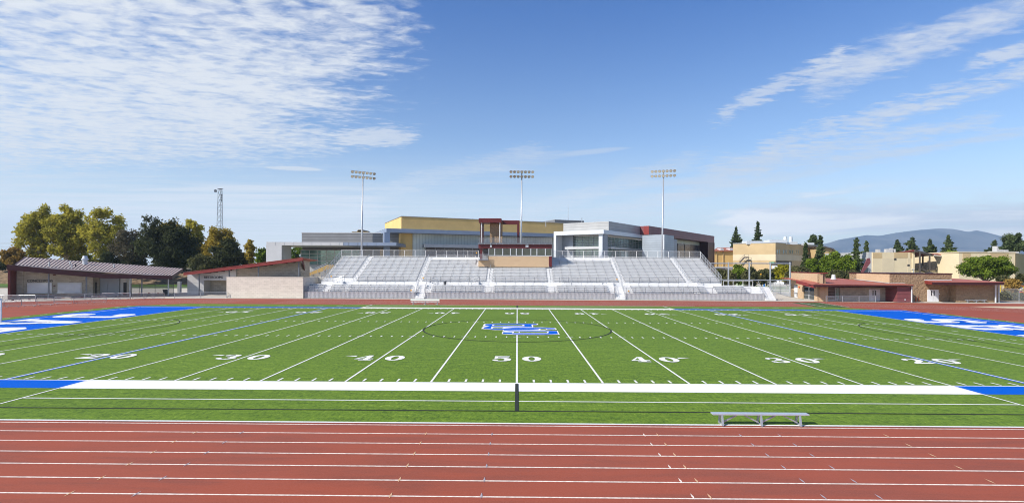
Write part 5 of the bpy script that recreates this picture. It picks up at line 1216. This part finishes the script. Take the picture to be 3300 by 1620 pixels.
def fence(name, label, pts, h, step, mesh=m_wire, nr=2, cat='fence', post=m_galv, rp=.045, bottom=True):
    t = thing(name, label, cat, tuple(pts[0])); rl = MB()
    for a, b in zip(pts, pts[1:]):
        a, b = Vector(a), Vector(b); n = max(1, round((b-a).length/step))
        for i in range(n+1):
            if i == n and b != Vector(pts[-1]): continue
            p = a.lerp(b, i/n); MB().tube(p, p+Vector((0,0,h)), rp, rp, 8).build('post', post, t)
        rl.tube(a+Vector((0,0,h-.03)), b+Vector((0,0,h-.03)), .03, .03, 6)
        if bottom: rl.tube(a+Vector((0,0,.1)), b+Vector((0,0,.1)), .02, .02, 6)
        if nr > 2: rl.tube(a+Vector((0,0,h/2)), b+Vector((0,0,h/2)), .02, .02, 6)
    rl.build('rails', post, t)
    if mesh: infill(pts, h, mesh, t)
    return t
fence('low_fence', 'low pipe and chain-link fence running in front of the concession shutters', [G(*c1(0, 1172)), G(*c1(362, 1172)), G(*c1(865, 1155)), G(*c1(1330, 1147))], 1.05, 4.7, m_wire)
fence('low_fence', 'low pipe and mesh fence in front of the restroom wall', [G(*c2(38, 1141)), G(*c2(568, 1137)), G(*c2(568, 1137))+Vector((0,5,0))], 1.1, 4.2, m_wire)
fence('low_fence', 'low pipe and mesh fence in front of the double doors of the field house', [G(*cf(685, 688)), G(*cf(1575, 687))], 1.1, 3.1, m_wire)
fence('screen_fence', 'tall pale mesh fence curving back from the field house corner', [G(2547, 957.3), G(2530, 952.), G(2514, 946.5), G(2499, 941.8), G(2482.6, 937.5)], 2.35, 9, m_wire2)
fence('chain_link_fence', 'chain-link fence right of the field house with yellow bollards behind it', [G(3217, 973.5), G(3284, 975), G(3400, 976.5)], 2.55, 2., m_wire)
fence('picket_fence', 'tall dark picket fence with gates between the concession stand and the restrooms', [G(412, 949), G(450, 947.5), G(500, 946.5), G(560, 945.5)], 2.2, 3.3, None, post=m_post)
pk = [o for o in COL.objects if o.name.startswith('picket_fence')][0]; mb = MB(); A, B = G(412, 949), G(560, 945.5)
for i in range(95): p = A.lerp(B, i/94); mb.bar(p+Vector((0,0,.1)), p+Vector((0,0,2.15)), .03)
mb.build('pickets', m_post, pk)
gp = G(*cb(825, 712)); o = MB().box(gp.x-.32, gp.x+.32, gp.y, gp.y+.5, -.02, 2.5).build('ticket_pillar', m_pgrey); o['label'] = 'grey metal pillar beside the gate left of the restroom building'; o['category'] = 'pillar'
q = G(*cb(468, 772)); tb = thing('wheeled_bin', 'dark wheeled litter bin under the right end of the concession roof', 'bin', (q.x, q.y, 0)); MB().prism([(q.x-.32, q.y-.3, .12), (q.x+.32, q.y-.3, .12), (q.x+.42, q.y-.3, 1.0), (q.x-.42, q.y-.3, 1.0)], (0, .65, 0)).build('body', m_bin, tb); MB().box(q.x-.47, q.x+.45, q.y-.36, q.y+.4, 1.003, 1.10).build('lid', m_bin, tb)
for s in (-1, 1): MB().tube((q.x+s*.3, q.y+.3, .12), (q.x+s*.36, q.y+.3, .12), .12, .12, 10).build('wheel', m_tyre, tb)
# soccer goal at the left edge (far upright shows)
gx, gy = G(2.5, 1036.5).x, G(2.5, 1036.5).y
sg = thing('soccer_goal', 'white soccer goal frame with net, cut off by the left edge', 'goal', (gx, gy, 0))
for dy in (0, -7.44): MB().box(gx-.06, gx+.06, gy+dy-.06, gy+dy+.06, 0, 2.5).build('upright', m_pwhite, sg)
MB().box(gx-.06, gx+.06, gy-7.38, gy-.06, 2.38, 2.5).build('crossbar', m_pwhite, sg)
bk = MB()
for dy in (0, -7.44): bk.path([(gx-.06, gy+dy, 2.44), (gx-.9, gy+dy, 2.40), (gx-2.0, gy+dy, .05), (gx-.06, gy+dy, .05)], .03)
bk.tube((gx-2, gy, .05), (gx-2, gy-7.44, .05), .03); bk.build('net_frame', m_pwhite, sg)
nt = MB(); nt.poly([(gx-.9, gy, 2.4), (gx-.9, gy-7.44, 2.4), (gx-2, gy-7.44, .05), (gx-2, gy, .05)]); nt.poly([(gx-.06, gy, 2.4), (gx-.9, gy, 2.4), (gx-2, gy, .05), (gx-.06, gy, .05)]); nt.build('net', m_net, sg)

# ------------------------------------------------------------------ pipe portal, call tower, lamps, bollards, cars
pd = 122.; ps = thing('pipe_portal', 'tall grey pipe frame with four posts and two rails right of the grandstand', 'frame', (W(2415, 857, pd).x, CY+pd, 0))
for x in (2347.5, 2415, 2482.5, 2546): a = W(x, 848, pd); MB().tube((a.x, a.y, 0), (a.x, a.y, a.z+.25), .17, .17, 12).build('post', m_galv, ps)
for y in (848, 901.5):
    a, b = W(2285 if y < 900 else 2320, y, pd), W(2549, y+1, pd); MB().tube(a, b, .13, .13, 10).build('cross_rail', m_galv, ps)
q = G(2462.5, 927); bt = thing('emergency_call_tower', 'bright blue emergency call tower with a lamp arm behind the mesh fence', 'call tower', (q.x, q.y, 0))
MB().tube((q.x, q.y, 0), (q.x, q.y, 3.2), .22, .22, 14).build('column', m_bph, bt); MB().path([(q.x+.2, q.y, 2.7), (q.x+.45, q.y, 2.7), (q.x+.45, q.y, 4.2), (q.x+.15, q.y, 4.5)], .06).build('lamp_arm', m_bph, bt); MB().tube((q.x+.1, q.y, 4.45), (q.x+.1, q.y, 4.75), .16, .12, 10).build('lamp', m_bph, bt)
def lamp(px, y0, y1, label):
    d = D(px, y0) if y0 > 885 else 150; d = min(d, 190); b = W(px, y0, d); zt = zat(px, y1, d)
    t = thing('street_lamp', label, 'street lamp', (b.x, b.y, 0), 'lamp posts on the campus'); MB().tube((b.x, b.y, 0), (b.x, b.y, zt), .09, .07, 8).build('post', m_pwhite, t); MB().box(b.x-.5, b.x+.12, b.y-.12, b.y+.12, zt, zt+.14).build('lamp', m_pwhite, t)
for px, y0, y1, lb in ((2386.5, 895, 866.5, 'white lamp post between the first and second portal posts'), (2491.3, 924, 883.5, 'white post lamp just right of the third portal post'), (2520.5, 898, 870.5, 'white lamp post in front of the yellow-green trees'), (2625, 890, 872, 'white lamp post poking above the left field house wall'), (3080.5, 900, 866, 'white pole in front of the steel canopy terrace'), (2943, 885, 868, 'short white pole at the right edge of the cream classroom')): lamp(px, y0, y1, lb)
for px, y in ((3227.5, 956), (3249, 958), (3294.5, 960)):
    q = W(px, y, 112); o = MB().tube((q.x, q.y, -.02), (q.x, q.y, 1.1), .11, .11, 12).build('bollard', m_yel); o['label'] = 'yellow bollard standing beyond the chain-link fence'; o['category'] = 'bollard'; o['group'] = 'yellow bollards beyond the fence'
for px in (3228, 3277):
    q = W(px, 920, 122); mb = MB(); mb.tube((q.x-.3, q.y, 0), (q.x-.3, q.y, 2.9), .09); mb.tube((q.x+1.8, q.y, 0), (q.x+1.8, q.y, 2.6), .09); mb.tube((q.x-.3, q.y, 2.1), (q.x+1.8, q.y, 2.1), .07); mb.tube((q.x-.3, q.y, 1.2), (q.x+1.8, q.y, 1.2), .07)
    o = mb.build('yellow_gate', m_yel); o['label'] = 'yellow pipe gate '+('nearest the roof end of the field house' if px < 3250 else 'close to the red and yellow cart'); o['category'] = 'gate'
def car(x, y, rz, mat, label, group=None):
    t = thing('parked_car', label, 'car', (x, y, 0), group)
    prof = [(-2.2,.35),(-2.25,.8),(-1.9,.98),(-1.1,1.05),(-.6,1.45),(.9,1.47),(1.6,1.02),(2.1,.92),(2.25,.6),(2.2,.35)]
    MB().prism([(x+a, y-.85, b) for a, b in prof], (0, 1.7, 0)).build('body', mat, t)
    MB().prism([(x+a, y-.87, b) for a, b in ((-1.0,1.06),(-.56,1.39),(.85,1.41),(1.4,1.06))], (0, 1.74, 0)).build('side_windows', m_glassd, t)
    for a in (-1.35, 1.4):
        for s in (-.80, .62): w = MB().tube((x+a, y+s, .33), (x+a, y+s+.2, .33), .33, .33, 14).build('wheel', m_tyre, t); MB().tube((x+a, y+s-.01, .33), (x+a, y+s+.21, .33), .18, .18, 12).build('rim', m_galv, w)
    for c in t.children: pass
    t.rotation_euler = (0, 0, rz); return t
q = W(2408, 885, 172); car(q.x, q.y, .2, m_car, 'white parked car under the trees behind the pipe portal'); q = W(3294, 912, 128); car(q.x, q.y, .1, m_car, 'white parked car at the right edge behind the cart')
# garden cart at right edge
q = W(3293, 925, 118); kt = thing('utility_cart', 'small red and yellow utility cart cut by the right edge', 'cart', (q.x, q.y, 0))
MB().prism([(q.x-1.4, q.y, .5), (q.x+1.4, q.y, .5), (q.x+1.4, q.y, 1.0), (q.x+.2, q.y, 1.1), (q.x, q.y, .8), (q.x-1.4, q.y, 1.0)], (0, 1.2, 0)).build('body', m_orange, kt)
mb = MB()
for a, b in ((-1.2, 0), (.3, 0), (-1.2, 1.15), (.3, 1.15)): mb.bar((q.x+a, q.y+b, .9), (q.x+a, q.y+b, 2.3), .09)
mb.bar((q.x-1.25, q.y, 1.4), (q.x+.35, q.y, 1.4), .09); mb.build('roll_frame', m_yel, kt); MB().box(q.x-1.5, q.x+.5, q.y-.1, q.y+1.3, 2.3, 2.42).build('canopy', m_orange, kt)
for a in (-1, 1):
    for b in (-.05, 1.0): MB().tube((q.x+a, q.y+b, .33), (q.x+a, q.y+b+.2, .33), .33, .33, 12).build('wheel', m_tyre, kt)
o = W(2398, 888, 165); ob = MB().box(o.x-1.9, o.x+1.6, o.y, o.y+1.5, 0, 2.1).build('utility_cabinet', M('pale_green_paint', (.42,.50,.36), .6)); ob['label'] = 'pale green utility cabinet beside the first white lamp post'; ob['category'] = 'cabinet'
sheet('campus_road', m_road, [[(45,118),(150,108),(150,116),(60,124),(45,126)]], -.012); sheet('parking_lot', m_asph, [[(84,84),(150,80),(150,97),(90,100)]], -.02)
sheet('gravel_bed', m_earth, [[(83,71),(120,72),(120,80),(84,79)]], -.018)

# ------------------------------------------------------------------ right trees
conifer('dark conical pine beside the maroon gym wall, behind the tiled roof', 2372, 733, 798, 38, 240, 0, 2600, .40, irr=.35)
conifer('tall slim pine rising behind the tan laboratory roof', 2441, 716, 792, 36, 245, 0, 2800, .40)
conifer('pine in front of the right part of the laboratory', 2596, 785, 905, 44, 160, 0, 4500, .32)
conifer('taller twin-topped pine left of the rounded green trees', 2644, 762, 890, 52, 165, 0, 5500, .34, irr=.35)
broad('green_tree', 'flat-topped dark tree peeking over the curved roof hall', L_pine, m_bark, 2622, 758, 800, 40, 230, 0, 1800, .40, 12)
broad('green_tree', 'bright green rounded tree, left of the two behind the field house roof', L_grn, m_bark, 2682, 812, 900, 76, 150, 0, 6500, .34, 28)
broad('green_tree', 'bright green rounded tree, right of the two behind the field house roof', L_grn, m_bark, 2728, 820, 900, 60, 147, 0, 5000, .34, 24)
broad('green_tree', 'mid green tree between the two front pines', L_grn, m_bark, 2618, 830, 905, 40, 152, 0, 2600, .34, 16)
conifer('bushy pine left of the cream classroom', 2760, 773, 890, 50, 150, 0, 4800, .32, irr=.3)
conifer('smaller pine touching the cream classroom corner', 2792, 783, 870, 32, 158, 0, 2600, .32, irr=.3)
for px, yt, yb, w_, lb in ((2891, 776.5, 812, 28, 'small pine behind the roof vents of the cream classroom'), (2939, 768.6, 812, 42, 'round-headed pine left of the steel canopy peak'), (2997, 775, 815, 40, 'pine standing over the middle of the steel canopy'), (3056, 763.5, 820, 44, 'tallest pine behind the gap between the cream blocks'), (3205, 778, 815, 42, 'dark pine left of the biggest pine on the right')):
    conifer(lb, px, yt, yb, w_, 215, 0, 2600, .42, irr=.4)
broad('pine_tree', 'big spreading umbrella-shaped pine at the right end over the lecture block', L_pine, m_bark, 3266, 751, 818, 76, 190, 0, 4200, .40, 22, fill=.3, br=(.14,.26))
broad('green_tree', 'light green treetop below the tallest pine', L_grn, m_bark, 3064, 806, 830, 40, 200, 0, 1200, .40, 8); broad('green_tree', 'green tree seen through the steel canopy', L_grn, m_bark, 3005, 828, 870, 60, 190, 0, 1800, .4, 12)
broad('shade_tree', 'wide rounded green shade tree in front of the right cream block', L_grn, m_bark, 3178, 822, 897, 142, 124, 0, 11000, .26, 46, fill=.3, trunk_r=.22, br=(.12,.22))
for px, yt, yb, w_, d, m_, lb in ((2318, 868, 925, 40, 150, L_olv, 'small olive tree beside the top of the grandstand side rail'), (2344, 872, 926, 50, 140, L_olv, 'bushy olive tree by the first portal post'), (2382, 848, 922, 56, 158, L_grn, 'green leafy tree in front of the laboratory stair'), (2418, 862, 922, 40, 150, L_olv, 'narrow olive tree at the second portal post'),
    (2455, 868, 918, 34, 155, L_olv, 'young olive tree left of the blue call tower'), (2478, 864, 918, 36, 165, L_olv, 'young grey-green tree between second and third portal posts'), (2492, 868, 905, 20, 165, L_olv, 'thin young tree beside the white screen wall'), (2513, 850, 900, 24, 150, L_yel, 'thin yellow-green tree right of the white screen wall'), (2534, 856, 905, 34, 145, L_yel, 'bushy yellow-green tree nearest the field house corner'),
    (2560, 862, 905, 50, 135, L_olv, 'bare greyish shrub above the left field house wall'), (2588, 862, 905, 50, 138, L_olv, 'grey-green shrub in front of the mid green tree'), (2700, 874, 900, 70, 122, L_olv, 'grey-green bush left of the roof fan'), (2742, 876, 900, 60, 122, L_olv, 'grey-green bush right of the roof fan'), (3262, 897, 950, 30, 108, L_rust, 'thin rusty brown young tree behind the chain-link fence'),
    (3230, 893, 905, 20, 118, L_olv, 'grass tuft beside the lecture block base'), (3292, 890, 905, 18, 120, L_olv, 'grass tuft near the white car'), (3240, 944, 966, 34, 104, L_olv, 'low dark shrub behind the left fence bay'), (3285, 946, 968, 36, 104, L_olv, 'low dark shrub behind the right fence bay')):
    broad('small_tree' if yb-yt > 30 else 'shrub', lb, m_, m_bark, px, yt, yb, w_, d, 0, int(26*w_*(yb-yt)**.5), .20+.0009*d, 12, cat='tree' if yb-yt > 30 else 'shrub', fill=.4, trunk_r=.08)

# ------------------------------------------------------------------ mountains and haze
MR = [(2560,800),(2660,784),(2700,772),(2786,758),(2826,760.5),(2877,751),(2947,742),(3016,736.8),(3060,738.5),(3108,748),(3133,743),(3152,746.5),(3184,754),(3237,768.5),(3300,786),(3420,806),(3600,832),(3800,850)]
DM = 7500.
ridge = np.array([(W(x, y, DM).x, W(x, y, DM).z) for x, y in MR])
nx, ny = 220, 60; xs_m = np.linspace(ridge[0, 0]-300, ridge[-1, 0]+1500, nx); mv, mf = [], []
hr = np.interp(xs_m, ridge[:, 0], ridge[:, 1], left=0, right=0)
def vn(x, y, s):
    return math.sin(x*s*1.3+1.7*math.sin(y*s*.9))*math.cos(y*s*1.1+1.3*math.sin(x*s*.7))
for j in range(ny):
    fy = j/(ny-1)
    for i in range(nx):
        x = xs_m[i]; y = CY+DM-3200*(1-fy)*1.0; y = CY+DM-2900+fy*2900
        spur = sum(vn(x, y*.5+k*77, .0016*2**k)/2**k for k in range(5))
        base = hr[i]*(fy**1.15)
        z = base*(1-.22*(1-fy)*4*fy)+spur*95*math.sin(PI*fy)**1*min(1, hr[i]/250)
        z = min(z, hr[i]*(.2+.8*fy)+20) if fy < 1 else hr[i]
        mv.append((x*(1-.0*(1-fy)), y, max(-.05 if fy > 0 else -1, z)))
for j in range(ny-1):
    for i in range(nx-1): a = j*nx+i; mf.append((a, a+1, a+nx+1, a+nx))
m_mt = M('haze_blue_hill', (.03,.06,.12), .95, 0, .3, .0022, 0, 1, .1, (.13,.14,.17))  # distance haze mixed into the hill colour as extra blue
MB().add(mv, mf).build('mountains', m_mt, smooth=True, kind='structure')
hz = bpy.data.materials.new('haze_air'); hz.use_nodes = True; t = NT(hz.node_tree); t.n.clear(); out = t.new('ShaderNodeOutputMaterial'); pv = t.new('ShaderNodeVolumePrincipled')
pv.inputs['Color'].default_value = (.60, .80, 1., 1); pv.inputs['Density'].default_value = .00011; pv.inputs['Anisotropy'].default_value = .1; t.link(pv.outputs[0], out.inputs['Volume'])
MB().box(-9000, 9500, -200, 9000, -2, 720).build('haze', hz, None, kind='stuff')
# ------------------------------------------------------------------ sky, sun
SUN_EL = math.radians(38); s2 = Vector((-.86, -.50)).normalized()
sd = Vector((s2.x*math.cos(SUN_EL), s2.y*math.cos(SUN_EL), math.sin(SUN_EL)))
sl = bpy.data.lights.new('sun', 'SUN'); sl.energy = 5.0; sl.angle = math.radians(.53); sl.color = (1., .945, .86)
so = bpy.data.objects.new('sun', sl); COL.objects.link(so); so.rotation_euler = sd.to_track_quat('Z', 'Y').to_euler()
world = bpy.data.worlds.new('World'); scene.world = world; world.use_nodes = True
t = NT(world.node_tree); t.n.clear()
out = t.new('ShaderNodeOutputWorld'); tc = t.new('ShaderNodeTexCoord')
V = tc.outputs['Generated']
sky = t.new('ShaderNodeTexSky'); sky.sky_type = 'NISHITA'; sky.sun_disc = False
sky.sun_elevation = SUN_EL; sky.sun_rotation = math.atan2(sd.x, sd.y); sky.air_density = 1.0; sky.dust_density = .3; sky.ozone_density = 2.6; sky.altitude = 50
hs = t.new('ShaderNodeHueSaturation'); t.link(sky.outputs[0], hs.inputs['Color']); hs.inputs['Saturation'].default_value = 1.12; hs.inputs['Value'].default_value = 1.
rp = t.new('ShaderNodeValToRGB'); sp0 = t.new('ShaderNodeSeparateXYZ'); t.link(V, sp0.inputs[0]); t.link(sp0.outputs[2], rp.inputs[0])
rp.color_ramp.elements[0].position = .03; rp.color_ramp.elements[0].color = (1.,1.,1.,1); rp.color_ramp.elements[1].position = .43; rp.color_ramp.elements[1].color = (.36,.56,.84,1)
for ps, cc in ((.06,(1.05,.98,.95,1)), (.12,(1.03,.93,.91,1)), (.257,(.80,.79,.87,1)), (.85,(.22,.36,.55,1))): e_ = rp.color_ramp.elements.new(ps); e_.color = cc
mt_ = t.new('ShaderNodeMix', data_type='RGBA', blend_type='MULTIPLY'); mt_.inputs[0].default_value = 1.; t.link(hs.outputs[0], mt_.inputs[6]); t.link(rp.outputs[0], mt_.inputs[7])
bg1 = t.new('ShaderNodeBackground'); t.link(mt_.outputs[2], bg1.inputs[0]); bg1.inputs[1].default_value = .145
sp = t.new('ShaderNodeSeparateXYZ'); t.link(V, sp.inputs[0])
ax = t.math('MAXIMUM', t.math('ABSOLUTE', sp.outputs[1]), .02)
U_ = t.math('DIVIDE', sp.outputs[0], ax); Z_ = t.math('DIVIDE', sp.outputs[2], ax)
zz = t.math('MAXIMUM', sp.outputs[2], .012)
cm = t.new('ShaderNodeCombineXYZ'); t.link(t.math('DIVIDE', sp.outputs[0], zz), cm.inputs[0]); t.link(t.math('DIVIDE', sp.outputs[1], zz), cm.inputs[1])
PL_ = cm.outputs[0]                     # position on a flat cloud layer
n_f = t.noise(t.map(PL_, (8., 13., 1), (0,0,-.45)), 1, 6, .60, .3)
n_m = t.noise(t.map(PL_, (2.0, 3.6, 1), (0,0,-.25), (3,1,0)), 1, 4, .6, .3)
n_b = t.noise(t.map(PL_, (.6, .8, 1), (0,0,.2), (5,2,0)), 1, 3, .55)
n_s = t.noise(t.map(PL_, (.35, 1.9, 1), (0,0,.55), (1,7,0)), 1, 6, .6, .6)
# big altocumulus field over the left half
fl = t.math('MULTIPLY', t.math('MULTIPLY', t.smooth(sp.outputs[1], .05, .15), t.smooth(Z_, 1.3, .8)), t.smooth(t.math('ADD', t.math('ADD', U_, t.math('MULTIPLY', t.math('SUBTRACT', n_b, .5), .7)), t.math('MULTIPLY', t.math('SUBTRACT', .5, Z_), .5)), .02, -.36))
fl = t.math('MULTIPLY', fl, t.smooth(t.math('ADD', Z_, t.math('MULTIPLY', U_, -.04)), .14, .27))
mot = t.math('ADD', t.math('MULTIPLY', n_f, .55), t.math('ADD', t.math('MULTIPLY', n_m, .33), t.math('MULTIPLY', n_b, .22)))
hi = t.smooth(Z_, .30, .55, 0, .035)
dl = t.math('MULTIPLY', t.smooth(fl, .0, .25), t.smooth(t.math('ADD', t.math('SUBTRACT', mot, hi), t.math('MULTIPLY', t.math('SUBTRACT', fl, 1.), .34)), .33, .63, 0., .96))
# diagonal band upper right
def band(u0, z0, slope, w, ulo, uhi, strength, nz, lo, hi_):
    dz = t.math('ABSOLUTE', t.math('SUBTRACT', Z_, t.math('ADD', z0, t.math('MULTIPLY', t.math('SUBTRACT', U_, u0), slope))))
    g = t.smooth(dz, w, 0.)
    g = t.math('MULTIPLY', g, t.math('MULTIPLY', t.smooth(U_, ulo, ulo+.12), t.smooth(U_, uhi+.12, uhi)))
    g = t.math('MULTIPLY', g, t.smooth(sp.outputs[1], .0, .1)) 
    return t.math('MULTIPLY', t.math('MULTIPLY', t.smooth(g, 0., .3), strength), t.smooth(t.math('ADD', nz, t.math('MULTIPLY', t.math('SUBTRACT', g, 1.), .45)), lo, hi_))
bands = [dl,
  band(.78, .430, .36, .095, .46, 1.3, .84, mot, .32, .66), band(.86, .33, .30, .05, .55, 1.3, .5, mot, .38, .66), band(.42, .305, .5, .060, .28, .58, .65, mot, .42, .58), band(.72, .30, .30, .07, .36, 1.0, .55, mot, .45, .6),
  band(.92, .40, .3, .05, .74, 1.3, .75, mot, .42, .58), band(.55, .215, .18, .055, .26, .85, .62, mot, .36, .62), band(.42, .155, .20, .035, .0, .9, .45, mot, .36, .62), band(.02, .10, .33, .05, -.25, .30, .45, mot, .34, .62), band(-.72, .10, .0, .13, -1.5, -.30, .75, n_s, .18, .62), band(-.22, .15, .25, .05, -.34, .0, .40, mot, .34, .62), band(.15, .075, .38, .060, -.30, .45, .42, n_s, .30, .62),
  band(-.27, .24, .02, .045, -.42, -.24, .7, mot, .32, .52), band(-.05, .17, .3, .05, -.17, .05, .32, n_s, .40, .62), band(-.475, .183, -.035, .006, -.53, -.44, .75, n_m, .1, .3),
  band(.10, .21, .12, .012, .0, .16, .4, n_s, .25, .5), band(.3,.16,.14,.02,.1,.9,.35,n_s,.25,.5)]
acc = None
for b in bands:
    inv = t.math('SUBTRACT', 1., b); acc = inv if acc is None else t.math('MULTIPLY', acc, inv)
# thin veil towards the horizon, thicker on the left; low cumulus bank over the hills
veil = t.math('MULTIPLY', t.smooth(n_s, .25, .7, .40, 1.), t.math('MULTIPLY', t.smooth(Z_, .25, .03), t.smooth(U_, 1.0, -.9, .50, 1.)))
acc = t.math('MULTIPLY', acc, t.math('SUBTRACT', 1., veil))
vv = t.map(V, (2.2, 2.2, 16.)); n_h = t.noise(vv, 1.6, 6, .6, .3)
bank = t.math('MULTIPLY', t.math('MULTIPLY', t.smooth(Z_, .035, .085), t.smooth(Z_, .165, .10)), t.smooth(U_, .28, .50))
bank = t.math('MULTIPLY', t.smooth(t.math('ADD', n_h, t.math('MULTIPLY', t.math('SUBTRACT', bank, 1.), .3)), .27, .50), .85)
bank = t.math('MULTIPLY', bank, t.math('MULTIPLY', t.smooth(U_, .22, .42), t.math('MULTIPLY', t.smooth(Z_, .19, .13), t.smooth(sp.outputs[1], 0., .1))))
acc = t.math('MULTIPLY', acc, t.math('SUBTRACT', 1., bank))
low = t.math('MULTIPLY', t.smooth(Z_, .085, .02), t.smooth(U_, .3, .6, .0, .55)); acc = t.math('MULTIPLY', acc, t.math('SUBTRACT', 1., low))
alpha = t.math('SUBTRACT', 1., acc, clamp=True)
shade = t.math('ADD', t.smooth(n_m, .35, .7, 0., .14), t.smooth(n_f, .35, .65, .0, .12))
ccol = t.mix(shade, (.70,.76,.86,1), (1.,1.,1.,1)); ccol = t.mix(t.smooth(U_, .4, -.6), ccol, t.mix(shade, (.82,.86,.92,1), (1.,1.,1.,1)))
ccol = t.mix(t.math('MULTIPLY', low, 1.6, clamp=True), ccol, (.55,.66,.86,1))
ccol = t.mix(bank, ccol, t.mix(t.smooth(n_h, .42, .62), (.62,.68,.82,1), (1.1,1.08,1.08,1)))
bg2 = t.new('ShaderNodeBackground'); t.link(ccol, bg2.inputs[0]); t.link(t.smooth(Z_, .20, .03, .76, 1.15), bg2.inputs[1])
ms = t.new('ShaderNodeMixShader'); t.link(alpha, ms.inputs[0]); t.link(bg1.outputs[0], ms.inputs[1]); t.link(bg2.outputs[0], ms.inputs[2]); t.link(ms.outputs[0], out.inputs[0])

scene.view_settings.view_transform = 'Standard'; scene.view_settings.look = 'None'; scene.view_settings.gamma = 1.; scene.view_settings.exposure = .40
scene.render.engine = 'CYCLES'
scene.cycles.use_denoising = True; scene.cycles.filter_width = 1.05; scene.cycles.max_bounces = 6; scene.cycles.diffuse_bounces = 3; scene.cycles.transparent_max_bounces = 24; scene.cycles.volume_bounces = 0
